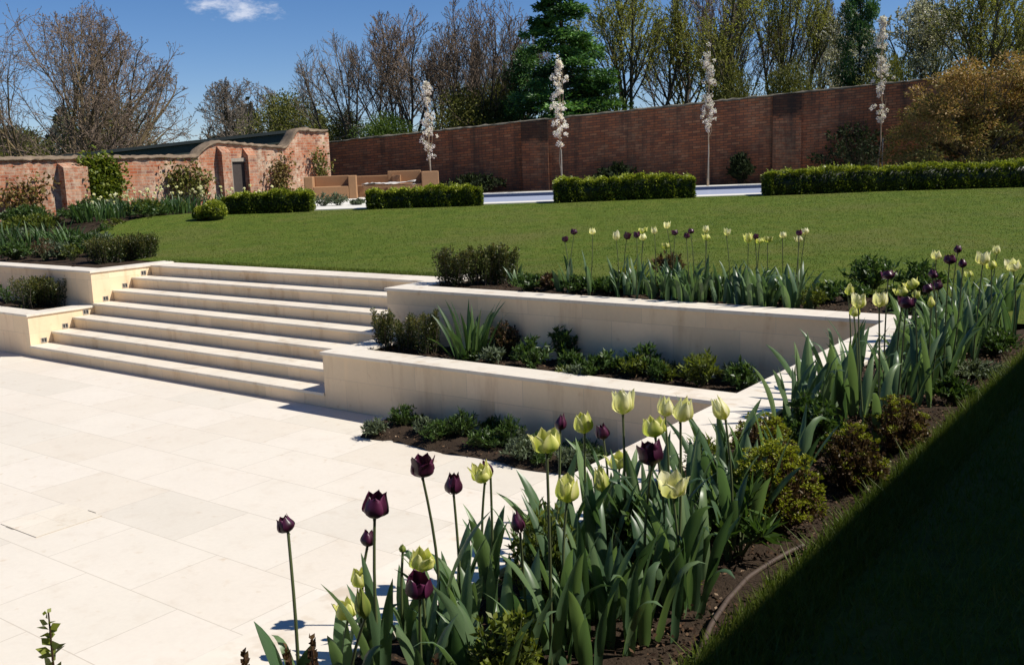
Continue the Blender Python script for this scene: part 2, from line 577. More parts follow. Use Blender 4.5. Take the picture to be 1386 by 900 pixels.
MT['twig_blossom'] = leaf_mat('twigs_with_white_blossom', [(0.12, 0.10, 0.06), (0.18, 0.19, 0.08), (0.62, 0.59, 0.54), (0.80, 0.76, 0.72)], 0.25, 0.7, 0.2)
MT['box'] = leaf_mat('box_leaves', [(0.028, 0.05, 0.010), (0.07, 0.11, 0.016), (0.20, 0.24, 0.026), (0.42, 0.45, 0.05)], 0.25, 0.42, 0.4)  # brightest colours lifted for the painted sunlit hedge tops
MT['box_dark'] = leaf_mat('dark_box_leaves', [(0.016, 0.028, 0.008), (0.034, 0.052, 0.012), (0.075, 0.088, 0.018), (0.15, 0.125, 0.025)], 0.2, 0.42, 0.4)
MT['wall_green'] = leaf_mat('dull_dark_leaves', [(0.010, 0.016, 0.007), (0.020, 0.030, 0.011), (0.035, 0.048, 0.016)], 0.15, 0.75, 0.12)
MT['yew'] = leaf_mat('evergreen_leaves', [(0.022, 0.055, 0.022), (0.05, 0.115, 0.032), (0.095, 0.20, 0.05), (0.17, 0.32, 0.08)], 0.2, 0.5, 0.3)
MT['olive'] = leaf_mat('olive_leaves', [(0.08, 0.085, 0.022), (0.155, 0.16, 0.04), (0.25, 0.24, 0.06)], 0.25, 0.6, 0.2)
MT['wood'] = leaf_mat('far_wood', [(0.05, 0.055, 0.05), (0.075, 0.08, 0.065), (0.10, 0.09, 0.075)], 0.1, 0.8, 0.1)
MT['leafy'] = leaf_mat('fresh_leaves', [(0.05, 0.09, 0.018), (0.10, 0.16, 0.03), (0.18, 0.23, 0.045)], 0.35, 0.5, 0.3)
MT['amber'] = leaf_mat('amber_leaves', [(0.085, 0.085, 0.02), (0.18, 0.15, 0.035), (0.27, 0.15, 0.05), (0.36, 0.23, 0.08)], 0.3, 0.55, 0.25)
MT['blossom'] = leaf_mat('pink_white_blossom', [(0.68, 0.55, 0.56), (0.85, 0.78, 0.80), (0.90, 0.88, 0.90)], 0.3, 0.6, 0.2)
MT['grass'] = leaf_mat('grass_blades', [(0.070, 0.102, 0.015), (0.096, 0.138, 0.018), (0.135, 0.162, 0.026), (0.19, 0.175, 0.045)], 0.3, 0.55, 0.25)
MT['climber_green'] = leaf_mat('climber_leaves', [(0.06, 0.09, 0.012), (0.13, 0.17, 0.02), (0.22, 0.24, 0.03)], 0.3, 0.5, 0.3)
MT['climber_tan'] = leaf_mat('tan_climber_leaves', [(0.10, 0.065, 0.025), (0.17, 0.12, 0.035), (0.20, 0.18, 0.06)], 0.25, 0.6, 0.2)
MT['perennial'] = leaf_mat('perennial_leaves', [(0.022, 0.05, 0.012), (0.05, 0.095, 0.02), (0.10, 0.16, 0.035)], 0.28, 0.45, 0.4)
MT['perennial_lime'] = leaf_mat('lime_perennial_leaves', [(0.05, 0.07, 0.012), (0.11, 0.14, 0.02), (0.20, 0.22, 0.03)], 0.3, 0.45, 0.35)
MT['grey_leaf'] = leaf_mat('grey_green_leaves', [(0.05, 0.07, 0.04), (0.10, 0.13, 0.075), (0.17, 0.20, 0.13)], 0.2, 0.6, 0.25)
MT['red_leaf'] = leaf_mat('reddish_leaves', [(0.055, 0.032, 0.018), (0.11, 0.06, 0.032), (0.13, 0.10, 0.035)], 0.25, 0.5, 0.3)
MT['lime'] = leaf_mat('lime_bracts', [(0.10, 0.125, 0.010), (0.19, 0.215, 0.014), (0.30, 0.31, 0.02)], 0.3, 0.5, 0.3)
MT['sword'] = leaf_mat('iris_blades', [(0.03, 0.068, 0.022), (0.058, 0.115, 0.032), (0.11, 0.18, 0.05)], 0.28, 0.45, 0.4, streak=0.5)
MT['tulip_leaf'] = leaf_mat('tulip_leaves', [(0.060, 0.115, 0.055), (0.105, 0.175, 0.085), (0.165, 0.245, 0.11)], 0.36, 0.38, 0.55, streak=0.55)
MT['stem'] = leaf_mat('tulip_stems', [(0.075, 0.085, 0.035), (0.10, 0.125, 0.05), (0.12, 0.16, 0.05)], 0.1, 0.5, 0.35)
MT['petal_purple'] = leaf_mat('dark_purple_petals', [(0.022, 0.005, 0.014), (0.060, 0.010, 0.034), (0.13, 0.024, 0.075)], 0.14, 0.36, 0.45, streak=0.5)
MT['petal_yellow'] = leaf_mat('green_flamed_yellow_petals', [(0.22, 0.30, 0.05), (0.52, 0.55, 0.13), (0.76, 0.72, 0.30), (0.84, 0.81, 0.48)], 0.35, 0.45, 0.3, streak=0.25, pos=[0, .3, .65, 1])
MT['petal_cream'] = leaf_mat('cream_petals', [(0.50, 0.54, 0.16), (0.74, 0.70, 0.36), (0.84, 0.80, 0.54), (0.88, 0.86, 0.68)], 0.35, 0.45, 0.3, streak=0.2, pos=[0, .2, .5, 1])
MT['petal_green'] = leaf_mat('green_bud_petals', [(0.13, 0.19, 0.04), (0.24, 0.30, 0.06), (0.36, 0.38, 0.10)], 0.3, 0.45, 0.3, streak=0.3)
MT['bud_grey'] = leaf_mat('grey_green_buds', [(0.07, 0.085, 0.06), (0.10, 0.10, 0.08), (0.12, 0.09, 0.10)], 0.2, 0.5, 0.3)


def lawn_material():
    m, nt, b, out = nodes('mown_grass')
    a = noise(nt, 0.45, 5, 0.6); c = noise(nt, 30, 6, 0.75); d = noise(nt, 3.2, 5, 0.65)
    base = ramp(nt, d, [(0.066, 0.102, 0.015), (0.097, 0.138, 0.019), (0.135, 0.148, 0.030)], [0.3, 0.5, 0.72])
    base = mixc(nt, ramp(nt, a, [(0, 0, 0), (0.75, 0.75, 0.75)], [0.5, 0.72]), base, (0.135, 0.135, 0.04))
    base = mixc(nt, 0.8, base, mixc(nt, c, (0.3, 0.3, 0.3), (1.7, 1.7, 1.6)), 'MULTIPLY')
    nt.links.new(base, b.inputs['Base Color'])
    b.inputs['Roughness'].default_value = 0.9; b.inputs['Specular IOR Level'].default_value = 0.1
    bump(nt, b, c, 1.0, 0.03)
    return m


MT['lawn'] = lawn_material()


def water_material():
    m, nt, b, out = nodes('pool_water')
    b.inputs['Base Color'].default_value = (0.40, 0.45, 0.58, 1)
    b.inputs['Roughness'].default_value = 0.3
    b.inputs['Specular IOR Level'].default_value = 0.12
    bump(nt, b, noise(nt, 5, 3, 0.5), 0.12, 0.01)
    return m


MT['water'] = water_material()
MT['pool_tile'] = plain('pool_tiles', (0.05, 0.07, 0.13), 0.4, 0.2, 12)
MT['white_stone'] = plain('pale_pool_stone', (0.70, 0.67, 0.60), 0.7, 0.08, 3)

# ------------------------------------------------------------------ ground, lawn, paving


def flat(name, x0, x1, y0, y1, z, mat, kind='structure'):
    me = mesh_np(name, [(x0, y0, z), (x1, y0, z), (x1, y1, z), (x0, y1, z)], [(0, 1, 2, 3)], uv=[(x0, y0), (x1, y0), (x1, y1), (x0, y1)])
    return tag(link(name, me, mat), kind=kind)


flat('ground', -900, 900, -900, 900, -0.15, MT['lawn'])
flat('patio', XLW, XS + 0.02, -14, 0.10, 0.0, MT['paving'])


def make_lawn():
    xs = np.unique(np.round(np.concatenate([np.arange(-16.2, -13.5, 0.2), np.arange(-13.5, -6, 0.05), np.arange(-6, 7.6, 0.15), np.arange(7.6, 30, 1.0), [6.3, 4.8]]), 4))
    ys = np.unique(np.round(np.concatenate([np.arange(-16, -6, 1.0), np.arange(-6, 2.2, 0.15), np.arange(2.2, 8, 0.06), np.arange(8, 32, 0.35), [YT, 1.0]]), 4))
    X, Y = np.meshgrid(xs, ys, indexing='ij')
    Z = lawn_z(X, Y)
    cx = (X[:-1, :-1] + X[1:, 1:]) / 2; cy = (Y[:-1, :-1] + Y[1:, 1:]) / 2
    keep = in_lawn(cx, cy)
    idx = np.arange(X.size).reshape(X.shape)
    F = np.stack([idx[:-1, :-1], idx[1:, :-1], idx[1:, 1:], idx[:-1, 1:]], -1)[keep]
    V = np.stack([X, Y, Z], -1).reshape(-1, 3)
    used = np.unique(F); mp = np.full(len(V), -1); mp[used] = np.arange(len(used))
    tag(link('lawn', mesh_np('lawn', V[used], mp[F], smooth=True), MT['lawn']), kind='structure')


make_lawn()


def soil_patch(name, poly, z, amp=0.012, step=0.09):
    """lumpy soil sheet over a polygon given as x0,x1,y0,y1"""
    x0, x1, y0, y1 = poly
    xs = np.linspace(x0, x1, max(2, int((x1 - x0) / step))); ys = np.linspace(y0, y1, max(2, int((y1 - y0) / step)))
    X, Y = np.meshgrid(xs, ys, indexing='ij')
    zb = z(X, Y) if callable(z) else z
    Z = zb + R.normal(size=X.shape) * amp
    idx = np.arange(X.size).reshape(X.shape)
    F = np.stack([idx[:-1, :-1], idx[1:, :-1], idx[1:, 1:], idx[:-1, 1:]], -1).reshape(-1, 4)
    return tag(link(name, mesh_np(name, np.stack([X, Y, Z], -1).reshape(-1, 3), F, smooth=True), MT['soil']), kind='structure')


soil_patch('soil_bed', (XS + 0.28, 6.46, -8, 1.0), 1.072)
soil_patch('soil_bed', (0.27, 6.9, YU + 0.27, YT + 0.28), 1.072)
soil_patch('soil_bed', (0.22, XS, 0.24, YU), 0.515)
soil_patch('soil_bed', (XLW, -SW - 0.24, 0.24, YU), 0.515)
soil_patch('soil_bed', (XLW, -SW - 0.2, YU + 0.27, YT + 0.1), 1.035)
soil_patch('soil_bed', (XLW, -6.0, YT + 0.1, 15.0), lambda x, y: lawn_z(x, y) - 0.03 - 0.4 * (x > -11.2) * (y > 6.8), step=0.15)


def front_soil():
    g = Geo(4)
    n = 40
    x = np.linspace(1.02, 5.2, n)
    yf = -0.02 - np.clip((x - 0.95) * 6, 0, 0.60) - 0.03 * np.sin(x * 7)
    rows = [np.stack([x, yf * t, 0.006 + 0.05 * (1 - (2 * t - 1) ** 2) * np.ones(n) + R.normal(size=n) * 0.008], -1) for t in np.linspace(0, 1, 8)]
    V = np.stack(rows, 1).reshape(-1, 3)
    i = (np.arange(n - 1)[:, None] * 8 + np.arange(7)[None])
    F = np.stack([i, i + 1, i + 9, i + 8], -1).reshape(-1, 4)
    g.add(V, F)
    tag(link('soil_bed', g.mesh('soil_bed', True), MT['soil']), kind='structure')


front_soil()

# ------------------------------------------------------------------ stone terraces and steps
steps = root('garden_steps', (0, 0, 0), 0, 'broad flight of seven cream stone steps up to the lawn', 'steps')
for i in range(1, 8):
    y0 = (i - 1) * TREAD
    y1 = YT if i == 7 else i * TREAD + 0.05
    p = Poly()
    p.box(-SW + 0.003, -0.003, y0, y1, (i - 1) * RISE if i > 1 else -0.1, i * RISE - 0.032)
    st = p.obj('step', MT['facing'], steps)
    t = Poly().box(-SW + 0.003, -0.003, y0 - 0.018, y1 - (0.0 if i == 7 else 0.0), i * RISE - 0.032 + 0.001, i * RISE)
    t.obj('tread', MT['tread'], st, bevel=0.004)

COPT = 0.032
CW = 0.30


def terrace(label, body, cop, ztop):
    r = root('retaining_wall', (0, 0, 0), 0, label, 'retaining wall', 'limestone terrace walls')
    b = Poly()
    for pts, z0 in body: b.prism(pts, z0, ztop - COPT)
    b.obj('wall_face', MT['facing'], r)
    c = Poly()
    for pts in cop: c.prism(pts, ztop - COPT + 0.001, ztop)
    c.obj('coping', MT['coping'], r, bevel=0.004)
    return r


o_ = 0.02
# right of the steps
terrace('lower cream stone retaining wall right of the steps, with low planting at its foot',
        [([(0, 0), (XS, 0), (XS, 0.25), (0.25, 0.25), (0.25, YU - 0.002), (0, YU - 0.002)], -0.1)],
        [[(-o_, -o_), (XS, -o_), (XS, CW), (CW, CW)], [(-o_, -o_), (CW, CW), (CW, YU - 0.003), (-o_, YU - 0.003)]], ZL)
terrace('upper cream stone retaining wall right of the steps, below the row of tulips',
        [([(0, YU), (XS, YU), (XS, YU + 0.25), (0.25, YU + 0.25), (0.25, YT), (0, YT)], -0.1)],
        [[(-o_, YU - o_), (XS - 0.02, YU - o_), (XS - 0.02, YU + CW), (CW, YU + CW)], [(-o_, YU - o_), (CW, YU + CW), (CW, YT), (-o_, YT)]], ZUR)
terrace('long cream stone side wall running toward the camera beside the tulip bed',
        [([(XS, -14), (XS + 0.25, -14), (XS + 0.25, YU + 0.25), (XS, YU + 0.25)], -0.1)],
        [[(XS - o_, -14), (XS + 0.32, -14), (XS + 0.32, YU + CW - 0.10), (XS + 0.2, YU + CW), (XS - o_, YU + CW)]], ZUR)
lw = terrace('lower cream stone retaining wall left of the steps, holding two dark box plants',
             [([(-SW, 0), (XLW, 0), (XLW, 0.25), (-SW - 0.25, 0.25), (-SW - 0.25, YU - 0.002), (-SW, YU - 0.002)], -0.1)],
             [[(-SW + o_, -o_), (XLW, -o_), (XLW, CW), (-SW - CW, CW)], [(-SW + o_, -o_), (-SW - CW, CW), (-SW - CW, YU - 0.003), (-SW + o_, YU - 0.003)]], ZL)
uw = terrace('upper cream stone retaining wall left of the steps, below the iris bed',
             [([(-SW, YU), (XLW, YU), (XLW, YU + 0.25), (-SW - 0.25, YU + 0.25), (-SW - 0.25, YT + 0.1), (-SW, YT + 0.1)], -0.1)],
             [[(-SW + o_, YU - o_), (XLW, YU - o_), (XLW, YU + CW), (-SW - CW, YU + CW)], [(-SW + o_, YU - o_), (-SW - CW, YU + CW), (-SW - CW, YT + 0.12), (-SW + o_, YT + 0.12)]], ZUL)
# recessed step lights in the left cheek walls
for i in range(1, 7):
    y = (i - 1) * TREAD + 0.19; z = i * RISE + 0.045
    par = lw if i <= 3 else uw
    f = Poly()
    x0 = -SW - 0.002; x1 = -SW + 0.006
    f.box(x0, x1, y - 0.042, y + 0.042, z + 0.024, z + 0.034).box(x0, x1, y - 0.042, y + 0.042, z - 0.034, z - 0.024)
    f.box(x0, x1, y - 0.042, y - 0.030, z - 0.024, z + 0.024).box(x0, x1, y + 0.030, y + 0.042, z - 0.024, z + 0.024)
    f.box(x0, x1, y - 0.007, y + 0.007, z - 0.024, z + 0.024)
    lo = f.obj('step_light', MT['metal'], par)
    Poly().box(x0, -SW + 0.002, y - 0.030, y + 0.030, z - 0.024, z + 0.024).obj('lamp_slot', MT['dark'], lo)
# drain lid set in the paving
dl = root('drain_cover', tuple(on_z(70, 703, 0.004)), 0, 'recessed stone drain cover in the patio paving', 'drain cover')
d0 = np.array(dl.location)
Poly().box(-0.24, 0.24, -0.24, 0.24, -0.002, 0.0005).obj('lid', MT['tread'], dl)
Poly().box(0.05, 0.15, 0.243, 0.247, 0.0, 0.003).obj('slot', MT['dark'], dl)
Poly().box(-0.15, -0.05, -0.247, -0.243, 0.0, 0.003).obj('slot', MT['dark'], dl)

# ------------------------------------------------------------------ left brick wall


def wy(px, py=230):
    return on_x(px, py, XLW)[1]


def wz(px, py):
    return on_x(px, py, XLW)[2]


def left_wall():
    r = root('brick_wall', (0, 0, 0), 0, 'sunlit weathered red brick wall stepping up behind the left bed', 'brick wall')
    th = 0.40
    yA, yB = -14.0, wy(446, 205)
    y1, y2 = wy(266, 212), wy(292, 191)
    y3, y4 = wy(383, 197), wy(401, 174)
    z0 = wz(0, 218); z1 = wz(262, 214); z2 = wz(300, 194); z3 = wz(380, 202); z4 = wz(405, 177); z5 = wz(444, 180)
    top = [(yA, z0 - 0.1), (wy(0, 218), z0), (y1, z1)]
    for t in np.linspace(0.15, 1, 7): top.append((y1 + (y2 - y1) * t, z1 + (z2 - z1) * (t ** 0.6 if t < 1 else 1)))
    top.append((y3, z3))
    for t in np.linspace(0.15, 1, 7): top.append((y3 + (y4 - y3) * t, z3 + (z4 - z3) * t ** 1.5))
    top.append((yB, z5))
    # opening for the small door
    da, db = wy(313, 240), wy(336, 240)
    dz = wz(325, 219)
    w = Poly()
    outline = [(yA, -0.2), (yA, top[0][1])] + top[1:] + [(yB, -0.2)]
    w.profile(outline, (0, 1, 0), (-1, 0, 0), th, (XLW, 0, 0))
    # clean up duplicate first point
    w.obj('wall_face', MT['brick_sun'], r)
    # rounded coping of old tiles and brick
    g = Geo()
    ys, zs = np.array([p[0] for p in top]), np.array([p[1] for p in top])
    yy = np.arange(wy(-80, 220), yB, 0.11)
    zz = np.interp(yy, ys, zs)
    n = len(yy); prof = [(-0.055, -0.005), (-0.07, 0.03), (-0.05, 0.055), (0.05, 0.08), (0.20, 0.095), (0.36, 0.08), (0.45, 0.03), (0.45, -0.005)]
    k = len(prof)
    jit = R.normal(size=(n, k)) * 0.014 + (R.random((n, 1)) < .12) * R.normal(size=(n, 1)) * .02
    V = np.array([[(XLW - a + jit[i, j], yy[i], zz[i] + b + (jit[i, j] * 1.0 if b > 0 else 0)) for j, (a, b) in enumerate(prof)] for i in range(n)])
    i = np.arange(n - 1)[:, None] * k + np.arange(k)[None]; j = np.arange(n - 1)[:, None] * k + (np.arange(k)[None] + 1) % k
    F = np.stack([i, j, j + k, i + k], -1).reshape(-1, 4)
    g.add(V.reshape(-1, 3), F)
    link('coping', g.mesh('coping', True), MT['wall_coping'], r)
    # buttresses: proud of the wall, splayed tops
    for pa, pb, proj, ztop, ztop_in in ((79, 128, 0.27, wz(100, 227), wz(100, 220)), (296, 309, 0.22, wz(302, 207), wz(302, 197)), (331, 343, 0.22, wz(336, 211), wz(336, 199))):
        ya, yb = wy(pa, 240), wy(pb, 240)
        if pa < 200: yb = ya + 0.62
        else: yb = ya + 0.30
        b = Poly()
        b.prism([(XLW - 0.02, ya), (XLW + proj, ya), (XLW + proj, yb), (XLW - 0.02, yb)], 0.5, [ztop_in, ztop, ztop, ztop_in])
        b.obj('buttress', MT['brick_sun'], r)
    # small plank door in a grey frame, set between two buttresses
    d = Poly().box(XLW + 0.004, XLW + 0.03, da, db, 1.3, dz)
    do = d.obj('door', MT['darkwood'], r)
    f = Poly()
    f.box(XLW + 0.006, XLW + 0.09, da - 0.10, da, 1.3, dz + 0.10).box(XLW + 0.006, XLW + 0.09, db, db + 0.10, 1.3, dz + 0.10).box(XLW + 0.006, XLW + 0.09, da, db, dz, dz + 0.10)
    f.obj('frame', MT['oldwood'], do)
    return r


left_wall()


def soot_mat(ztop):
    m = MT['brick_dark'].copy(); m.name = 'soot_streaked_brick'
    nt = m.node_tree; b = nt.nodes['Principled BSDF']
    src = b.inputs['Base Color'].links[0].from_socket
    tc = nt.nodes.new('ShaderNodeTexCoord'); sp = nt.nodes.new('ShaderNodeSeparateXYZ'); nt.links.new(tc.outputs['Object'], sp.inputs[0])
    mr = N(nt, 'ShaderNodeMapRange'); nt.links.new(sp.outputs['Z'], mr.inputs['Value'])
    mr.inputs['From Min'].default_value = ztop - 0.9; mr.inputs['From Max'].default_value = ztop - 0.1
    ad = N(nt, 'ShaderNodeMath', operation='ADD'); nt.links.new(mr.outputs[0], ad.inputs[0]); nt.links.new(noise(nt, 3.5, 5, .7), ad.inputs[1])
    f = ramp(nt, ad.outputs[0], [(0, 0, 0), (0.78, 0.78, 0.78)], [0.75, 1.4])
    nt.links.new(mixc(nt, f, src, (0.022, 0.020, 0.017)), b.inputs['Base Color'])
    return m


def back_wall():
    A = at_depth(443, 193, 32.5); B = at_depth(1250, 108, 30.0)
    dirv = B - A; L0 = np.linalg.norm(dirv[:2]); t = np.array([dirv[0], dirv[1], 0]) / L0
    nrm = np.array([t[1], -t[0], 0])      # towards the garden
    slope = (B[2] - A[2]) / L0
    s0, s1 = -1.4, L0 + 26
    O = np.array([A[0], A[1], 0])
    r = root('brick_wall', tuple(O), 0, 'long shaded dark red brick wall behind the pool and cherries', 'brick wall')
    b = Poly()
    b.profile([(s0, -0.2), (s0, A[2] + slope * s0), (s1, A[2] + slope * s1), (s1, -0.2)], t, -nrm, 0.4)

    def sh(c, uv):
        s = (c) @ t
        return (s, c[2] - slope * s)
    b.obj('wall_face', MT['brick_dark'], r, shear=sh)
    g = Geo()
    ss = np.arange(s0, s1, 0.16); n = len(ss)
    prof = [(0.04, -0.02), (0.045, 0.01), (0.02, 0.025), (-0.2, 0.04), (-0.42, 0.025), (-0.46, -0.02)]; k = len(prof)
    jit = R.normal(size=(n, k)) * 0.012
    V = np.array([[t * ss[i] + nrm * (a + jit[i, j]) + np.array([0, 0, A[2] + slope * ss[i] + bb + jit[i, j]]) for j, (a, bb) in enumerate(prof)] for i in range(n)])
    i = np.arange(n - 1)[:, None] * k + np.arange(k)[None]; j = np.arange(n - 1)[:, None] * k + (np.arange(k)[None] + 1) % k
    g.add(V.reshape(-1, 3), np.stack([i, j, j + k, i + k], -1).reshape(-1, 4))
    link('coping', g.mesh('coping', True), MT['pale_coping'], r)
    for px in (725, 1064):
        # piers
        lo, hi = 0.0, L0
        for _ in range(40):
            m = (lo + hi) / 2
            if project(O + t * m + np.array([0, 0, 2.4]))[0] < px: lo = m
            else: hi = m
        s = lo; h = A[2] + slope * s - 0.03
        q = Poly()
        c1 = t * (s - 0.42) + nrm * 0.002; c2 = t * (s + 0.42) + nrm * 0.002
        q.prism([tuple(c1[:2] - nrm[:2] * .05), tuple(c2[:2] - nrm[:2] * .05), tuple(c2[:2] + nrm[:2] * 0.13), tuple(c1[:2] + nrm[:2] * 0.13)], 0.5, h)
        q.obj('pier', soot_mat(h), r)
    return O, t, nrm, A[2], slope, L0


BW_O, BW_T, BW_N, BW_Z, BW_S, BW_L = back_wall()


def back_wall_point(px, off=0.3, z=2.0):
    lo, hi = -1.0, 40.0
    for _ in range(40):
        m = (lo + hi) / 2
        if project(BW_O + BW_T * m + BW_N * off + np.array([0, 0, z]))[0] < px: lo = m
        else: hi = m
    return BW_O + BW_T * lo + BW_N * off


# long low outbuilding behind the left wall
def outbuilding():
    P1 = at_depth(396, 176, 35.0); P2 = at_depth(62, 214, 32.5)
    t = P2 - P1; L = np.linalg.norm(t[:2]); t = np.array([t[0], t[1], 0]) / L
    nrm = np.array([-t[1], t[0], 0])
    if nrm @ (CAM - P1) < 0: nrm = -nrm
    r = root('outbuilding', (P1[0], P1[1], 0), 0, 'long low outbuilding with dark sloping roof behind the left brick wall', 'building')
    za, zb = P1[2], P2[2]
    w = Poly(); w.profile([(0.3, -0.2), (0.3, za - 0.45), (L - .3, zb - 0.45), (L - .3, -0.2)], t, -nrm, 3.0)
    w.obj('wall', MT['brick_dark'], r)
    ro = Poly()
    ro.profile([(0.0, za - 0.10), (0.0, za), (L + 0.3, zb), (L + 0.3, zb - 0.10)], t, -nrm, 4.0, tuple(nrm * 0.45))
    rr = ro.obj('roof', MT['roof'], r)
    fa = Poly(); fa.profile([(0.03, za - 0.42), (0.03, za - 0.105), (L, zb - 0.105), (L, zb - 0.42)], t, nrm, 0.04, tuple(nrm * 0.30))
    fa.obj('fascia', MT['fascia'], rr)


outbuilding()


# the house to the right whose eaves throw the shade over the near lawn
def house():
    ze = 4.6; xe = 6.40 + 0.75 * (ze - 1.1)
    r = root('house', (xe + 0.35, -8, 1.1), 0, 'brick house beside the lawn with deep eaves', 'house')
    w = Poly().box(0, 9, -22, 13.0, -0.6, ze - 1.1)
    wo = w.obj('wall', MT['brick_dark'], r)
    ro = Poly()
    ro.profile([(-0.35, ze - 1.1 - 0.0), (-0.35, ze - 1.1 + 0.12), (4.5, ze + 2.4), (9.35, ze - 1.1 + 0.12), (9.35, ze - 1.1)], (1, 0, 0), (0, 1, 0), 35.6, (0, -22.3, 0))
    ro.obj('roof', MT['roof'], r)
    for y in (-14, -8, -2, 4, 9):
        wn = Poly().box(-0.03, 0.01, y - 0.6, y + 0.6, 1.0, 2.3).obj('window', MT['dark'], r)
        Poly().box(-0.06, 0.0, y - 0.7, y - 0.6, 0.95, 2.35).box(-0.06, 0.0, y + 0.6, y + 0.7, 0.95, 2.35).box(-0.06, 0.0, y - 0.6, y + 0.6, 2.3, 2.4).box(-0.1, 0.0, y - 0.75, y + 0.75, 0.88, 0.95).obj('frame', MT['oldwood'], wn)


house()

# ------------------------------------------------------------------ pool and terrace


def cam_frame(lat, D, z=0):
    p = CAM + SIDE * lat + FLAT * D
    return np.array([p[0], p[1], z])


def strip(name, l0, l1, d0, d1, z, mat, parent=None, thick=0.0, kind='structure'):
    P = Poly()
    pts = [tuple(cam_frame(a, b)[:2]) for a, b in ((l0, d0), (l1, d0), (l1, d1), (l0, d1))]
    P.prism(pts, z - thick, z)
    o = P.obj(name, mat, parent)
    if parent is None and kind: tag(o, kind=kind)
    return o


ZP = 1.515
DN, DF = 21.75, 28.8
strip('pool_terrace', -6.2, -2.2, DN - 0.1, 30.6, ZP, MT['white_stone'], thick=0.3)
strip('pool_terrace', -2.2, 14, DN - 0.1, DN + 0.75, ZP, MT['white_stone'], thick=0.3)
strip('pool_terrace', -2.2, 14, DF - 0.05, DF + 0.95, ZP, MT['white_stone'], thick=0.3)
strip('pool_water', -2.2, 14, DN + 0.75, DF - 0.05, ZP - 0.10, MT['water'], thick=0.02)
strip('pool_wall_tiles', -2.19, 13.99, DF - 0.075, DF - 0.053, ZP - 0.02, MT['pool_tile'], thick=0.4)
soilb = strip('soil_bed', -6.2, 16, DF + 0.95, 33.5, ZP - 0.02, MT['soil'], thick=0.3)

# ------------------------------------------------------------------ plants: generators


def box_hedge(name, label, p0, p1, depth, h, n, mat, cat='hedge', group=None, leaf=0.055, wob=0.05):
    """clipped hedge between two ground points"""
    p0 = np.asarray(p0, float); p1 = np.asarray(p1, float)
    L = np.linalg.norm((p1 - p0)[:2]); t = (p1 - p0) / L
    s = np.array([-t[1], t[0], 0]); s /= np.linalg.norm(s)
    c = (p0 + p1) / 2
    r = root(name, tuple(c), 0, label, cat, group)
    a = R.random(n); which = R.random(n)
    u = (R.random(n) - .5) * L
    v = (R.random(n) - .5) * depth
    w = R.random(n) ** 0.8 * h
    # push to the shell
    top = which < 0.42; sd = (which >= 0.42) & (which < 0.86); en = which >= 0.86
    w[top] = h * (0.90 + 0.10 * R.random(top.sum()))
    v[sd] = np.sign(v[sd]) * depth / 2 * (0.86 + 0.14 * R.random(sd.sum()))
    u[en] = np.sign(u[en]) * L / 2 * (0.97 + 0.03 * R.random(en.sum()))
    # uneven faces: clumps every hand's width
    und = wob * (np.sin(u * 9 + v * 5) * 0.6 + np.sin(u * 23 + 1.7 + w * 9) * 0.5 + np.sin(u * 3.1 + 0.4) * .6)
    w = w + und * (w / h)
    v = v + np.sign(v) * und * 0.6
    # round the shoulders
    edge = np.clip((np.abs(u) - (L / 2 - 0.12)) / 0.12, 0, 1) ** 2
    w -= edge * 0.07 * (w / h)
    P = t * u[:, None] + s * v[:, None] + np.array([0, 0, 1.0]) * w[:, None]
    D = t * (u / L * 0.7 + R.normal(size=n) * .5)[:, None] + s * (v / depth * 1.6 + R.normal(size=n) * .5)[:, None] + np.array([0, 0, 1.0]) * (0.5 + R.normal(size=n) * .5)[:, None]
    tone = np.clip(0.40 + 0.22 * R.normal(size=n) + 0.42 * (w / h > 0.80), 0, 1)  # leaves near the top get a brighter tone to look sunlit
    g = Geo()
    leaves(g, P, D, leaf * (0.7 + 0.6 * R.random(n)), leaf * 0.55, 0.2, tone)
    # fresh shoots standing out of the top, their tone brightened as sunlit highlight
    ns = int(L * 42)
    su = (R.random(ns) - .5) * L; sv = (R.random(ns) - .5) * depth; sh = h * (0.97 + 0.22 * R.random(ns) ** 2.5)
    for q in range(5):
        Pq = t * su[:, None] + s * sv[:, None] + np.array([0, 0, 1.0]) * (sh + wob * np.sin(su * 3.1 + .4) * .6 - q * 0.02)[:, None]
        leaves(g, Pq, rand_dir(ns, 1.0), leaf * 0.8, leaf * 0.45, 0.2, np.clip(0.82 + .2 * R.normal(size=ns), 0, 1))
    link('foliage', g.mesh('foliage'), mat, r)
    # dense twiggy heart
    cg = Geo()
    nu = max(3, int(L / 0.25)); 
    us = np.linspace(-L / 2 * .96, L / 2 * .96, nu); prof = [(-.42, 0.0), (-.43, .55), (-.36, .86), (0, .91), (.36, .86), (.43, .55), (.42, 0.0)]
    V = np.array([[t * x + s * a * depth * (1 + .05 * R.normal()) + np.array([0, 0, b * h * (1 + 0.03 * R.normal())]) for a, b in prof] for x in us])
    k = len(prof); i = np.arange(nu - 1)[:, None] * k + np.arange(k)[None]; j = np.arange(nu - 1)[:, None] * k + (np.arange(k)[None] + 1) % k
    F = np.stack([i, j, j + k, i + k], -1).reshape(-1, 4)
    cg.add(V.reshape(-1, 3), F, 0.05)
    cg.add(V[0], [(0, 1, 5, 6), (1, 2, 4, 5)], 0.05); cg.add(V[-1], [(6, 5, 1, 0), (5, 4, 2, 1)], 0.05)
    link('twigs', cg.mesh('twigs'), MT['box_dark'], r)
    return r


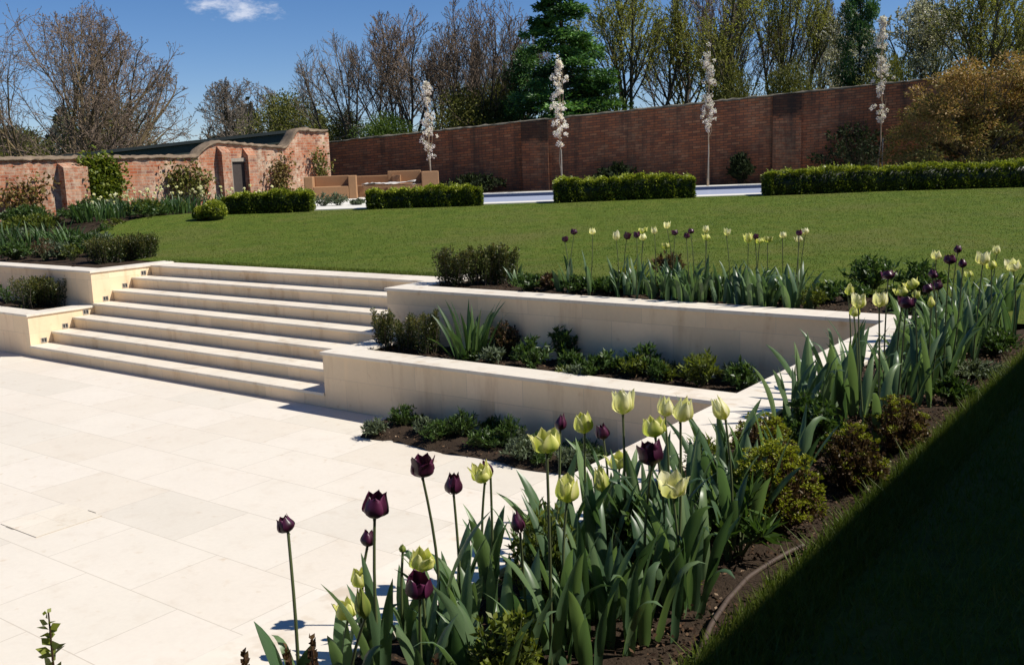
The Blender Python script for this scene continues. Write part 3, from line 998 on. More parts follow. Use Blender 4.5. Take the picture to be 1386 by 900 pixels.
def upright_bush(name, label, p, w, h, n, mat, cat='shrub', group=None, leaf=0.028, stems=14, lean=0.10):
    """bush of many upright shoots clothed in small leaves (young box, yew, euonymus)"""
    r = root(name, tuple(p), 0, label, cat, group)
    g = Geo(); sg = Geo()
    per = n // stems
    for i in range(stems):
        a = R.random() * 6.283; q = math.sqrt(R.random()) * w * 0.5
        b0 = np.array([math.cos(a) * q * .7, math.sin(a) * q * .7, 0.0])
        tip = np.array([math.cos(a) * q * 1.05, math.sin(a) * q * 1.05, h * (0.72 + 0.33 * R.random())]) + R.normal(size=3) * [0.02, 0.02, 0]
        tt = np.linspace(0, 1, 5)[:, None]
        pts = b0 + (tip - b0) * tt + np.sin(tt * 3.14) * R.normal(size=3) * lean * 0.2
        tube(sg, pts, np.linspace(0.006, 0.002, 5), 4, 0.2)
        u = 0.06 + 0.94 * R.random(per) ** 0.8
        c = b0 + (tip - b0) * u[:, None]
        rad = w * 0.16 * (1 - 0.55 * u)
        d = rand_dir(per, 0.25)
        P = c + d * (rad * R.random(per) ** 0.5)[:, None]
        P[:, 2] = np.abs(P[:, 2])
        leaves(g, P, d * 1.0 + np.array([0, 0, 0.7]), leaf * (0.7 + 0.6 * R.random(per)), leaf * 0.5, 0.2, np.clip(0.15 + 0.55 * u + 0.2 * R.normal(size=per), 0, 1))
    link('foliage', g.mesh('foliage'), mat, r)
    link('stems', sg.mesh('stems'), MT['bark'], r)
    return r


def mound(name, label, p, w, h, n, mat, cat='shrub', group=None, leaf=0.05, aspect=0.4, up=0.6, stems=0, stem_mat=None, droop=0.0):
    """leafy perennial or shrub: leaf rosettes at the ends of stems that fan from the crown"""
    r = root(name, tuple(p), 0, label, cat, group)
    g = Geo(); sg = Geo()
    k = max(6, stems or int(n / 14))
    per = max(4, n // k)
    for i in range(k):
        a = R.random() * 6.283; el = (R.random() ** 0.7) * 1.35
        q = w * 0.5 * math.sin(el) * (0.75 + .35 * R.random())
        tip = np.array([math.cos(a) * q, math.sin(a) * q, max(0.02, h * (0.25 + 0.75 * math.cos(el)) * (0.72 + 0.35 * R.random()))])
        b0 = np.array([math.cos(a), math.sin(a), 0]) * w * 0.08 * R.random()
        tt = np.linspace(0, 1, 5)[:, None]
        pts = b0 + (tip - b0) * tt + np.array([0, 0, 1]) * np.sin(tt * 3.14) * h * 0.10
        tube(sg, pts, np.linspace(0.0045, 0.0018, 5), 4, R.random() * .6)
        u = 1 - R.random(per) ** 1.6 * 0.75
        c = b0 + (tip - b0) * u[:, None] + np.array([0, 0, 1]) * np.sin(u * 3.14)[:, None] * h * 0.10
        d = unit(R.normal(size=(per, 3)) + unit(tip)[None] * 0.6 + np.array([0, 0, up]))
        leaves(g, c, d, leaf * (0.6 + 0.7 * R.random(per)), leaf * aspect, 0.22, np.clip(0.15 + .6 * u * R.random(per) + .25 * R.random(per), 0, 1))
    link('foliage', g.mesh('foliage'), mat, r)
    link('stems', sg.mesh('stems'), stem_mat or MT['stem'], r)
    return r


def spurge(name, label, p, w, h, lime=0.8, group=None, heads=150):
    """dome of reddish leafy stems, each topped by a flat yellow-green flower head"""
    r = root(name, tuple(p), 0, label, 'shrub', group)
    fg, hg, sg = Geo(), Geo(), Geo()
    for i in range(heads):
        a = R.random() * 6.283; el = math.acos(1 - R.random() * 0.93)
        rr = 0.86 + 0.18 * R.random()
        tip = np.array([math.cos(a) * math.sin(el) * w * .5 * rr, math.sin(a) * math.sin(el) * w * .5 * rr, h * (0.16 + 0.84 * math.cos(el)) * rr])
        b0 = np.array([tip[0] * .25, tip[1] * .25, 0])
        tt = np.linspace(0, 1, 4)[:, None]
        pts = b0 + (tip - b0) * tt + np.array([0, 0, 1]) * np.sin(tt * 3.14) * h * 0.06
        tube(sg, pts, [0.003, .0025, .002, .0015], 4, R.random())
        m = 16
        u = 0.25 + 0.72 * R.random(m)
        c = b0 + (tip - b0) * u[:, None] + np.array([0, 0, 1]) * np.sin(u * 3.14)[:, None] * h * .06
        leaves(fg, c, R.normal(size=(m, 3)) * .8 + unit(tip) + np.array([0, 0, .2]), 0.016 + .012 * R.random(m), 0.007, .2, np.clip(u * .5 + .5 * R.random(m), 0, 1))
        if R.random() < lime * (0.35 + 0.75 * math.cos(el)) + 0.05:
            nrm = unit(unit(tip) + np.array([0, 0, 1.0]))
            m = 30
            d = R.normal(size=(m, 3)); d -= nrm * (d @ nrm)[:, None]; d = unit(d)
            q = 0.019 * R.random(m) ** .5 * (0.7 + .6 * R.random())
            P = tip + d * q[:, None] + nrm * (0.010 * R.random(m) - 0.15 * q)[:, None]
            leaves(hg, P, d * .8 + nrm * .6 + R.normal(size=(m, 3)) * .3, 0.008 + .005 * R.random(m), 0.007, .25, np.clip(.3 + .5 * R.random(m) + .15 * (el < .8), 0, 1))
        else:
            m = 14
            leaves(fg, np.repeat(tip[None], m, 0), R.normal(size=(m, 3)) + unit(tip), .016, .007, .2, .4 + .6 * R.random(m))
    link('foliage', fg.mesh('foliage'), MT['red_leaf'], r)
    link('stems', sg.mesh('stems'), MT['red_leaf'], r)
    link('flower_heads', hg.mesh('flower_heads'), MT['lime'], r)
    return r


def iris(name, label, p, n, h, w=0.25, cat='iris', group=None, mat='sword', flowers=0):
    r = root(name, tuple(p), R.random() * 6, label, cat, group)
    g = Geo()
    for i in range(n):
        a = R.random() * 6.283; q = math.sqrt(R.random()) * w
        b = np.array([math.cos(a) * q, math.sin(a) * q, -0.01])
        az = a + R.normal() * .5
        strap(g, b, az, h * (0.6 + .5 * R.random()), 0.028 + .016 * R.random(), 0.05 + .55 * q / w * R.random() + .05, 0.25 + .75 * R.random(), R.normal() * .5, 7, R.random(), .12)
    link('blades', g.mesh('blades', True), MT[mat], r)
    if flowers:
        sg = Geo()
        for i in range(flowers):
            a = R.random() * 6.283; q = math.sqrt(R.random()) * w * 1.2
            tip = np.array([math.cos(a) * q, math.sin(a) * q, h * (0.6 + .75 * R.random())])
            tube(sg, [tip * [.6, .6, 0], tip * [.9, .9, .6], tip], [.005, .004, .003], 4, .5)
            m = 16
            fg = Geo()
            leaves(fg, np.repeat(tip[None], m, 0), rand_dir(m, .5), .05, .035, .3, .5 + .5 * R.random(m))
            link('flower', fg.mesh('flower'), MT['petal_cream'], r)
        link('stems', sg.mesh('stems'), MT['stem'], r)
    return r

# ------------------------------------------------------------------ hedges by the pool


def lawn_pt(px, py, D):
    p = at_depth(px, py, D); p[2] = float(lawn_z(p[0], p[1])) - 0.02
    return p


HB = FLAT * 0.28
GRP_H = 'clipped box hedges along the pool edge'
box_hedge('box_hedge', 'short yellow-green box hedge nearest the brick wall door', lawn_pt(302, 288, 21.3) + HB, lawn_pt(420, 284, 21.3) + HB, 0.55, 0.44, 9000, MT['box'], group=GRP_H)
box_hedge('box_hedge', 'short box hedge in front of the tan garden seats', lawn_pt(497, 283, 21.2) + HB, lawn_pt(652, 277, 21.2) + HB, 0.55, 0.42, 12000, MT['box'], group=GRP_H)
box_hedge('box_hedge', 'box hedge in the middle with pool water showing at both its ends', lawn_pt(752, 274, 21.2) + HB, lawn_pt(941, 267, 21.2) + HB, 0.55, 0.50, 14000, MT['box'], group=GRP_H)
box_hedge('box_hedge', 'longest box hedge, running in front of the amber shrub', lawn_pt(1040, 264, 21.2) + HB, lawn_pt(1440, 250, 21.2) + HB, 0.6, 0.53, 26000, MT['box'], group=GRP_H)

# ------------------------------------------------------------------ garden seats by the wall


def seat_block(name, label, px, py, D, parts, rz=0.0):
    p = at_depth(px, py, D)
    r = root(name, (p[0], p[1], ZP), YAW + rz, label, 'garden seat', 'tan garden seats by the pool')
    for nm, (x0, x1, y0, y1, z0, z1), mt in parts:
        Poly().box(x0, x1, y0, y1, z0, z1).obj(nm, MT[mt], r, bevel=0.02)
    return r


seat_block('garden_sofa', 'tan woven garden armchair at the left end of the seats', 452, 268, 29.0,
           [('seat', (-0.55, 0.45, -0.35, 0.45, 0, 0.36), 'sofa'), ('backrest', (-0.55, 0.45, 0.45, 0.66, 0, 0.66), 'sofa'), ('arm', (0.45, 0.68, -0.35, 0.66, 0, 0.655), 'sofa'), ('arm', (-0.80, -0.55, -0.35, 0.66, 0, 0.655), 'sofa')], 0.12)
seat_block('garden_sofa', 'tan woven garden sofa in the middle of the seats', 508, 265, 30.0,
           [('seat', (-0.75, 0.55, -0.30, 0.42, 0, 0.34), 'sofa'), ('backrest', (-0.75, 0.55, 0.42, 0.62, 0, 0.62), 'sofa'), ('arm', (0.55, 0.80, -0.30, 0.62, 0, 0.615), 'sofa')], 0.05)
seat_block('garden_sofa', 'tan woven garden sofa with a square arm behind the short hedge', 560, 262, 29.6,
           [('seat', (-0.75, 0.25, -0.35, 0.40, 0, 0.36), 'sofa'), ('backrest', (-0.75, 0.25, 0.40, 0.62, 0, 0.74), 'sofa'), ('arm', (0.25, 0.75, -0.45, 0.62, 0, 0.70), 'sofa')], 0.1)
p = at_depth(528, 268, 27.2)
tb = root('garden_table', (p[0], p[1], ZP), YAW, 'low garden table draped with a rumpled pale cloth', 'table')
Poly().box(-0.66, 0.66, -0.35, 0.35, 0.32, 0.38).obj('tabletop', MT['sofa'], tb, bevel=0.01)
for sx in (-.58, .58):
    for sy in (-.28, .28): Poly().box(sx - .04, sx + .04, sy - .04, sy + .04, 0, .318).obj('leg', MT['sofa'], tb)
g = Geo()
nx, ny = 22, 12
X, Y = np.meshgrid(np.linspace(-.72, .70, nx), np.linspace(-.38, .38, ny), indexing='ij')
Z = 0.40 + 0.045 * (np.sin(X * 5 + 1) * np.cos(Y * 6) + 1) * .6 + 0.05 * np.clip((X - .25) * 2, 0, 1) + R.normal(size=X.shape) * .008
idx = np.arange(nx * ny).reshape(nx, ny)
F = np.stack([idx[:-1, :-1], idx[1:, :-1], idx[1:, 1:], idx[:-1, 1:]], -1).reshape(-1, 4)
V = np.stack([X, Y, Z], -1).reshape(-1, 3)
g.add(V, F); g.add(V * [1, 1, 0] + [0, 0, .384], F[:, ::-1])
cl = link('table_cloth', g.mesh('table_cloth', True), MT['cushion'], None, (p[0], p[1], ZP)); cl.rotation_euler = (0, 0, YAW)
tag(cl, 'rumpled pale cloth lying on the low garden table', 'cloth')
for px, lab in ((437, 'small dark grey-green plant beside the left garden seat'), (458, 'small purple-grey lavender in front of the left garden seat'), (484, 'tiny green plant by the paving in front of the seats')):
    q = at_depth(px, 275, 23.6); q[2] = ZP - 0.02
    mound('small_shrub', lab, q, 0.55 if px < 470 else .4, 0.30 if px < 470 else .14, 500, MT['grey_leaf'], leaf=0.07, aspect=.35)

# ------------------------------------------------------------------ flagpole cherries in blossom


def cherry(label, px_base, px_top, py_top, D, seed, dens=1.0):
    rng = np.random.default_rng(seed)
    b = at_depth(px_base, 250, D); b[2] = ZP - 0.05
    tp = at_depth(px_top, py_top, D)
    H = tp[2] - b[2]
    r = root('cherry_tree', tuple(b), 0, label, 'cherry tree', 'slim white cherry trees along the pool')
    lean = (tp - b) * [1, 1, 0]
    tg, bg, lg = Geo(), Geo(), Geo()
    t = np.linspace(0, 1, 9)[:, None]
    tr = lean * t + np.array([0, 0, H * 0.97]) * t + rng.normal(size=(9, 3)) * [0.02, 0.02, 0]
    tube(tg, tr, np.linspace(0.021, 0.005, 9), 6, .5)
    nb = 14
    z0 = 0.34
    for i in range(nb):
        f = z0 + (0.9 - z0) * i / nb; a = rng.random() * 6.283
        st = lean * f + np.array([0, 0, H * f])
        en = st + np.array([math.cos(a) * .12, math.sin(a) * .12, 0.45])
        tube(tg, [st, (st + en) / 2 + np.array([math.cos(a), math.sin(a), 0]) * .05, en], [.010, .007, .003], 4, .5)
    ncl = int(150 * dens)
    ga = rng.random(3) * 6.283
    for i in range(ncl):
        f = z0 + (1 - z0) * (rng.random() ** 0.85)
        wd = 0.15 * (0.55 + 0.9 * math.sin(math.pi * min(1, (f - z0) / (1 - z0) * .85 + .15)))
        if math.sin(f * 21 + ga[0]) + .6 * math.sin(f * 43 + ga[1]) < -.75 and rng.random() < .85: continue
        a = rng.random() * 6.283
        q = wd * rng.random() ** .6 * (1 + .5 * math.sin(f * 33 + ga[2]))
        c = lean * f + np.array([math.cos(a) * q, math.sin(a) * q, H * f])
        m = 22
        d = rand_dir(m, 0, rng)
        leaves(bg, c + d * ((.03 + .04 * rng.random()) * rng.random(m) ** .4)[:, None], d + rng.normal(size=(m, 3)) * .6, .038, .036, .3, np.clip(.25 + .35 * d[:, 2] + .5 * rng.random(m), 0, 1), rng)
        if rng.random() < .16:
            leaves(lg, np.repeat(c[None], 5, 0), rand_dir(5, .2, rng), .07, .03, .2, rng.random(5), rng)
    link('trunk', tg.mesh('trunk', True), MT['bark_pale'], r)
    link('blossom', bg.mesh('blossom'), MT['blossom'], r)
    link('leaves', lg.mesh('leaves'), MT['amber'], r)
    # support stake
    Poly().box(0.035, 0.058, -0.012, 0.012, 0, 1.25).obj('stake', MT['oldwood'], r)


cherry('shortest slim white cherry, standing beside the tan garden seats', 582, 577, 112, 29.4, 11, .75)
cherry('slim white cherry rising in front of the dark evergreen tree', 759, 756, 76, 29.2, 12, 1.0)
cherry('thin sparse white cherry above the gap right of the middle hedge', 957, 960, 58, 29.2, 13, .7)
cherry('tallest slim white cherry, just left of the amber shrub', 1191, 1195, 24, 28.6, 14, .95)

# ------------------------------------------------------------------ trees beyond the walls


def tree_mesh(seed, H, spread, trunk_h, stems, lv, rbase, tropism=0.25, wander=0.12, angle=0.7, leaf=None, leafsize=0.09, nleaf=4, minr=0.008, c0=0.30, leafmin=0.0, dome=0.0, droop=0.0, kids=(11, 8, 6, 5)):
    """returns (trunk mesh, crown mesh) of a branching tree of height H"""
    rng = np.random.default_rng(seed)
    tg, cg = Geo(), Geo()
    lp, ld, lt = [], [], []

    def grow(p, d, L, r, lev):
        n = 7 if lev < 2 else (5 if lev < 3 else 4)
        pts = [p]; dd = d.copy()
        for i in range(n - 1):
            dd = unit(dd + rng.normal(size=3) * wander * (1 + .5 * lev) + np.array([0, 0, tropism]) * (1 - droop * lev) * (0.4 if lev else .2))
            q = pts[-1] + dd * L / (n - 1)
            if dome and i > 0:
                e = (q[0] ** 2 + q[1] ** 2) / (dome * H) ** 2 + (max(0, q[2] - .38 * H) / (.62 * H)) ** 2
                if e > 1 + .10 * math.sin(q[0] * 2.1 + q[1] * 1.7 + q[2] * 1.3): break
            pts.append(q)
        n = len(pts)
        pts = np.array(pts)
        rad = np.maximum(np.linspace(r, r * (0.42 if lev < lv else .5), n), minr)
        tube(tg if lev < 2 else cg, pts, rad, 7 if lev == 0 else (5 if lev < 2 else 3), 0.15 + 0.25 * rng.random() if lev < lv else .3 + .3 * rng.random())
        if lev >= lv:
            m = nleaf
            if m:
                f = rng.random(m) * 0.8 + .2
                ii = np.clip((f * (n - 1)).astype(int), 0, n - 2)
                lp.append(pts[ii] + (pts[ii + 1] - pts[ii]) * rng.random(m)[:, None]); ld.append(rand_dir(m, .3, rng) + dd); lt.append(rng.random(m))
            return
        nc = kids[lev] if stems == 1 or lev else 8
        nc = max(2, int(nc * min(1, (n - 1) / (6 if lev < 2 else 4) + .15)))
        for c in range(nc):
            f = (c0 if lev == 0 else .22) + ((1 - c0) if lev == 0 else .78) * (c + rng.random()) / nc
            if lev == 0 and stems == 1: f = max(f, trunk_h)
            f = min(f, .98)
            i = min(int(f * (n - 1)), n - 2); q = pts[i] + (pts[i + 1] - pts[i]) * (f * (n - 1) - i)
            ax = unit(pts[i + 1] - pts[i])
            s = rand_dir(1, 0, rng)[0]; s = unit(s - ax * (s @ ax))
            an = angle * (0.7 + .5 * rng.random()) * (1.15 - .45 * f if lev == 0 else 1)
            nd = ax * math.cos(an) + s * math.sin(an)
            Lc = L * (0.62 if lev == 0 else .52) * (1.12 - .55 * f) * (.75 + .5 * rng.random())
            if lev == 0: Lc *= spread
            rr = np.interp(f, np.linspace(0, 1, n), rad) * .62
            grow(q, nd, Lc, rr, lev + 1)
        # the leader goes on
        grow(pts[-1], unit(pts[-1] - pts[-2]), L * .35, rad[-1], min(lev + 1, lv))

    if stems == 1:
        grow(np.zeros(3), np.array([rng.normal() * .04, rng.normal() * .04, 1.0]), H * .80, rbase, 0)
    else:
        tube(tg, [[0, 0, -.1], [0, 0, H * trunk_h]], [rbase * 1.25, rbase], 8, .3)
        for i in range(stems):
            a = i * 6.283 / stems + rng.random() * .6; t = .25 + .55 * rng.random()
            if i == 0: t = .08
            d = unit(np.array([math.cos(a) * t * spread, math.sin(a) * t * spread, 1]))
            grow(np.array([0, 0, H * trunk_h * (.8 + .2 * rng.random())]), d, H * (1 - trunk_h) * .86 * (.8 + .2 * rng.random()), rbase * .62, 0)
    if lp:
        P = np.concatenate(lp); D = np.concatenate(ld); T = np.concatenate(lt)
        kk = P[:, 2] > leafmin * P[:, 2].max() * (.8 + .4 * rng.random(len(P))); P, D, T = P[kk], D[kk], T[kk]
        leaves(cg, P, D, leafsize * (.6 + .8 * rng.random(len(P))), leafsize * .55, .2, T if leaf is None else leaf(P, T, rng), rng)
    tm, cm = tg.mesh('trunk', True), cg.mesh('crown')
    z = np.concatenate(cg.V)[:, 2]
    s = H / np.percentile(z, 99.7)
    for me in (tm, cm): me.transform(Matrix.Scale(s, 4))
    return tm, cm


def blob_tree(seed, H, w, n, leafsize, lobes=26, base=0.15, conic=0.0, lr=0.13):
    """dense crown made of clumps of leaves with gaps between them, plus a trunk and limbs"""
    rng = np.random.default_rng(seed)
    tg, cg = Geo(), Geo()
    tube(tg, [[0, 0, -.1], [0.03, 0, H * .4], [0, 0.03, H * .9]], [H * .022, H * .016, H * .004], 7, .3)
    per = n // lobes
    for i in range(lobes):
        f = base + (1 - base) * ((i + rng.random()) / lobes)
        wr = w * .5 * ((1 - conic) * math.sin(math.pi * min(.97, .12 + .86 * f)) ** .6 + conic * (1.05 - f))
        a = rng.random() * 6.283; q = wr * rng.random() ** .45
        c = np.array([math.cos(a) * q, math.sin(a) * q, H * f])
        tube(tg, [[0, 0, max(.05, c[2] - q * .6)], c * [.5, .5, 1] - [0, 0, q * .2], c], [H * .006, H * .004, H * .002], 4, .3)
        rad = w * lr * (1 + .9 * rng.random()) * (1.0 if conic == 0 else .8)
        d = rand_dir(per, 0, rng); s = rad * rng.random(per) ** .45
        P = c + d * s[:, None] * [1.15, 1.15, .7 if not conic else .5]
        P[:, 2] -= conic * .25 * np.hypot(P[:, 0] - c[0], P[:, 1] - c[1])
        P[:, 2] = np.clip(P[:, 2], .05, None)
        shade = .35 + .25 * rng.normal() * .5
        leaves(cg, P, d + rng.normal(size=(per, 3)) * .5 + [0, 0, .1], leafsize * (.6 + .8 * rng.random(per)), leafsize * .55, .2, np.clip(shade + .28 * rng.normal(size=per), 0, 1), rng)
    return tg.mesh('trunk', True), cg.mesh('crown')


def conifer(seed, H, w):
    """tiers of drooping, upturned boughs carrying feathery sprays, sky between them"""
    rng = np.random.default_rng(seed)
    tg, cg = Geo(), Geo()
    tube(tg, [[0, 0, -.1], [0.05, 0, H * .5], [0, 0, H]], [.20, .13, .02], 7, .3)
    for i in range(110):
        f = .10 + .89 * (i / 110) ** 1.05
        L = w * .5 * (1.04 - f) ** .75 * (.65 + .6 * rng.random()) + .25
        a = rng.random() * 6.283; h = np.array([math.cos(a), math.sin(a), 0]); sd = np.array([-h[1], h[0], 0])
        z0 = H * f; t = np.linspace(0, 1, 6)
        pts = np.array([0, 0, z0]) + h * (L * t)[:, None] + np.array([0, 0, 1]) * (L * (.25 * t - .75 * t ** 2 + .42 * t ** 3))[:, None]
        tube(tg, pts, np.linspace(.035, .008, 6), 4, .3)
        m = int(190 + 170 * L)
        u = .18 + .82 * rng.random(m) ** .75
        c = np.stack([np.interp(u, t, pts[:, k]) for k in range(3)], -1)
        sp = L * .26 * np.sin(np.pi * np.clip(u, 0, .97)) ** .6 + .06
        off = rng.normal(size=m)
        P = c + sd * (sp * off * .75)[:, None] + np.array([0, 0, 1]) * (-.10 * np.abs(off) * sp + rng.normal(size=m) * .07)[:, None]
        D = h * .6 + sd * off[:, None] * .7 + rng.normal(size=(m, 3)) * .45
        leaves(cg, P, D, .15 * (.6 + .7 * rng.random(m)), .07, .2, np.clip(.42 + .2 * rng.normal() + .2 * rng.normal(size=m) + .15 * u, 0, 1), rng)
    return tg.mesh('trunk', True), cg.mesh('crown')


PROTO = {
    'wide': (tree_mesh(21, 8.3, 2.1, .12, 12, 4, .19, .10, .11, .68, None, .06, 2, .007, .28, 0, .62, 0, (8, 7, 5, 4)), 'bark_gold', 'twig_red'),
    'tall_a': (tree_mesh(22, 9.0, 1.1, .14, 5, 3, .13, .22, .09, .66, None, .05, 2, .009, .36, 0, .34), 'bark', 'twig'),
    'tall_b': (tree_mesh(23, 9.0, 1.1, .12, 6, 3, .13, .24, .09, .62, None, .055, 3, .009, .36, 0, .36), 'bark', 'twig_red'),
    'round': (tree_mesh(24, 7.0, 1.3, .22, 6, 4, .16, .16, .10, .7, None, .07, 1, .010, .3, 0, .48, 0, (8, 6, 5, 4)), 'bark', 'twig'),
    'leafing': (tree_mesh(25, 9.5, 1.1, .16, 5, 3, .15, .24, .10, .62, None, .08, 8, .009, .45, .42, .36), 'bark', 'twig_green'),
    'slim': (tree_mesh(26, 10, .8, .3, 1, 3, .13, .26, .08, .6, None, .085, 4, .009, .4, .4), 'bark', 'twig_green'),
    'blossom': (tree_mesh(27, 8.5, 1.1, .16, 5, 3, .13, .2, .11, .65, None, .08, 9, .008, .4, .3, .42), 'bark', 'twig_blossom'),
    'evergreen': (conifer(31, 10, 5.0), 'bark', 'yew'),
    'dense': (blob_tree(32, 8, 4.0, 28000, .125, 70, .15, 0.0, .10), 'bark', 'yew'),
    'olive': (blob_tree(33, 4.2, 4.6, 24000, .10, 44, .10), 'bark', 'olive'),
    'green': (blob_tree(34, 4.0, 4.0, 24000, .11, 44, .10), 'bark', 'leafy'),
}
PH = {'wide': 8.3, 'tall_a': 9, 'tall_b': 9, 'round': 7, 'leafing': 9.5, 'slim': 10, 'blossom': 8.5, 'evergreen': 10, 'dense': 8, 'olive': 4.2, 'green': 4.0}
PW = {}
for k_, ((tm_, cm_), _, _) in PROTO.items():
    co = np.empty(len(cm_.vertices) * 3, np.float32); cm_.vertices.foreach_get('co', co)
    co = co.reshape(-1, 3); PW[k_] = float(np.percentile(co[:, 0], 97) - np.percentile(co[:, 0], 3) + np.percentile(co[:, 1], 97) - np.percentile(co[:, 1], 3)) / 2


def tree(kind, name, label, px, py_top, D, wpx, rz=None, group='trees beyond the garden walls'):
    (tm, cm), bm_, cmn = PROTO[kind]
    tp = at_depth(px, py_top, D)
    s = (tp[2] + 0.15) / PH[kind]
    wid = wpx / FPX * D / PW[kind]
    r = root(name, (tp[0], tp[1], -0.15), R.random() * 6.283 if rz is None else rz, label, 'tree', group, (wid, wid, s))
    link('trunk', tm, MT[bm_], r)
    link('crown', cm, MT[cmn], r)
    return r


tree('wide', 'bare_tree', 'big spreading bare tree with golden bark at the far left', 72, 10, 40, 295, 0.5)
tree('olive', 'shrub_tree', 'olive-green bushy tree to the right below the big bare tree', 150, 152, 48, 130)
tree('olive', 'shrub_tree', 'olive-green bushy tree beneath the big bare tree, at the frame edge', 10, 182, 50, 110)
tree('round', 'bare_tree', 'small far round-headed bare tree above the dark outbuilding roof', 322, 108, 66, 125)
tree('olive', 'shrub_tree', 'wide olive tree right of the round bare tree', 400, 140, 58, 120)
tree('olive', 'shrub_tree', 'low olive tree at the back wall corner', 462, 160, 52, 70)
tree('tall_a', 'bare_tree', 'tall bare tree above the corner where the two brick walls meet', 462, 44, 50, 125)
tree('tall_b', 'bare_tree', 'tall bare tree just left of the shortest cherry', 545, 16, 50, 150)
tree('tall_a', 'bare_tree', 'bare tree just right of the shortest cherry', 606, 36, 56, 120)
tree('tall_b', 'bare_tree', 'reddish twiggy bare tree left of the evergreen', 652, 2, 48, 150)
tree('tall_a', 'bare_tree', 'bare tree close against the left side of the evergreen', 690, 34, 56, 110)
tree('evergreen', 'evergreen_tree', 'big dark green evergreen behind the second cherry', 757, -45, 43, 135)
tree('dense', 'evergreen_tree', 'lower dark evergreen left of the big evergreen', 712, 72, 46, 75)
tree('leafing', 'leafing_tree', 'tree coming into yellow-green leaf right of the big evergreen', 846, -18, 46, 150)
tree('slim', 'leafing_tree', 'slim tree in thin new leaf left of the third cherry', 912, -30, 45, 90)
tree('tall_b', 'bare_tree', 'bare tree directly behind the third cherry', 955, -40, 50, 130)
tree('slim', 'leafing_tree', 'slim upright tree just right of the third cherry', 1008, -60, 44, 95)
tree('leafing', 'leafing_tree', 'leafing tree above the dark damp patch on the back wall', 1052, -50, 50, 120)
tree('tall_a', 'bare_tree', 'bare grey tree left of the white blossoming tree', 1092, -20, 56, 120)
tree('blossom', 'blossom_tree', 'white blossoming tree left of the tallest cherry', 1125, 6, 50, 120)
tree('dense', 'dark_tree', 'dark leafy tree directly left of the tallest cherry', 1166, -30, 44, 50)
tree('blossom', 'blossom_tree', 'wide white blossoming tree between tallest cherry and amber shrub', 1245, -6, 44, 170)
tree('leafing', 'leafing_tree', 'leafing tree with curving limbs above the amber shrub', 1338, -30, 42, 170)
tree('slim', 'leafing_tree', 'slim tree at the right frame edge above the amber shrub', 1395, -40, 46, 110)
for k, (kind, nm, lab, px, pt, D, w) in enumerate((
        ('green', 'bush', 'green bush over the back wall left of the shortest cherry', 520, 168, 46, 90),
        ('olive', 'bush', 'olive bush over the back wall right of the shortest cherry', 622, 132, 47, 110),
        ('olive', 'bush', 'olive bush over the back wall left of the second cherry', 672, 118, 48, 90),
        ('green', 'bush', 'bright green bush over the wall right of the second cherry', 800, 118, 44, 100),
        ('olive', 'bush', 'brownish bush over the wall right of the third cherry', 985, 108, 43, 80),
        ('olive', 'bush', 'low olive bush behind the dark damp patch on the wall', 1075, 104, 42, 90),
        ('olive', 'bush', 'low olive bush under the white blossoming trees', 1195, 92, 41, 90))):
    tree(kind, nm, lab, px, pt, D, w, group='bushes behind the back wall')


def far_wood():
    g = Geo()
    n = 26000
    rng = np.random.default_rng(5)
    px = rng.random(n) * 900 - 120
    D = 92 + rng.random(n) * 24
    lat = (px - 693) / FPX * D
    top = 3.0 + 2.2 * np.sin(px * .021) + 1.4 * np.sin(px * .057 + 1) + 1.0 * np.sin(px * .13)
    z = rng.random(n) ** .7 * np.clip(top + 2.4, 1, 9)
    P = CAM + SIDE * lat[:, None] + FLAT * D[:, None]; P[:, 2] = z - .2
    leaves(g, P, rand_dir(n, .2, rng), .7, .45, .2, rng.random(n), rng)
    tag(link('far_wood', g.mesh('far_wood'), MT['wood']), kind='stuff')


far_wood()


# amber-leaved shrub in front of the back wall
def amber_shrub():
    D = 27.2
    b = at_depth(1325, 236, D); b[2] = ZP - .1
    r = root('amber_shrub', tuple(b), YAW, 'large amber and bronze leaved spreading shrub by the back wall', 'shrub')
    rng = np.random.default_rng(9)
    tg, cg = Geo(), Geo()
    for i in range(9):
        a = rng.random() * 6.283
        e = np.array([math.cos(a) * 1.5 * rng.random(), math.sin(a) * .9 * rng.random(), 1.6 + 1.2 * rng.random()])
        tube(tg, [[0, 0, 0], e * [.35, .35, .45], e], [.05, .035, .012], 5, .4)
    nl = 230
    for i in range(nl):
        u = rng.random() * 2 - 1; v = rng.random()
        top = 3.35 - 1.1 * abs(u) ** 1.8
        z = .35 + (top - .35) * v
        x = u * 2.35 * (1 - .35 * max(0, v - .55)) ; y = (rng.random() - .5) * 2.2
        c = np.array([x + .25, y, z])
        m = 190
        d = rand_dir(m, 0, rng)
        P = c + d * (.30 * rng.random(m) ** .5)[:, None] * [1.3, 1.2, .55]
        P[:, 2] -= .2 * np.hypot(P[:, 0] - c[0], P[:, 1] - c[1])
        tn = np.clip(.25 + .45 * (z - .6) / 2.6 + .22 * rng.normal(size=m) + .12 * rng.normal(), 0, 1)
        leaves(cg, P, d + [0, 0, -.2], .085 * (.6 + .7 * rng.random(m)), .042, .2, tn, rng)
        tube(tg, [c * [.35, .35, .6], c], [.012, .004], 3, .4)
    link('stems', tg.mesh('stems', True), MT['bark'], r)
    link('foliage', cg.mesh('foliage'), MT['amber'], r)


amber_shrub()

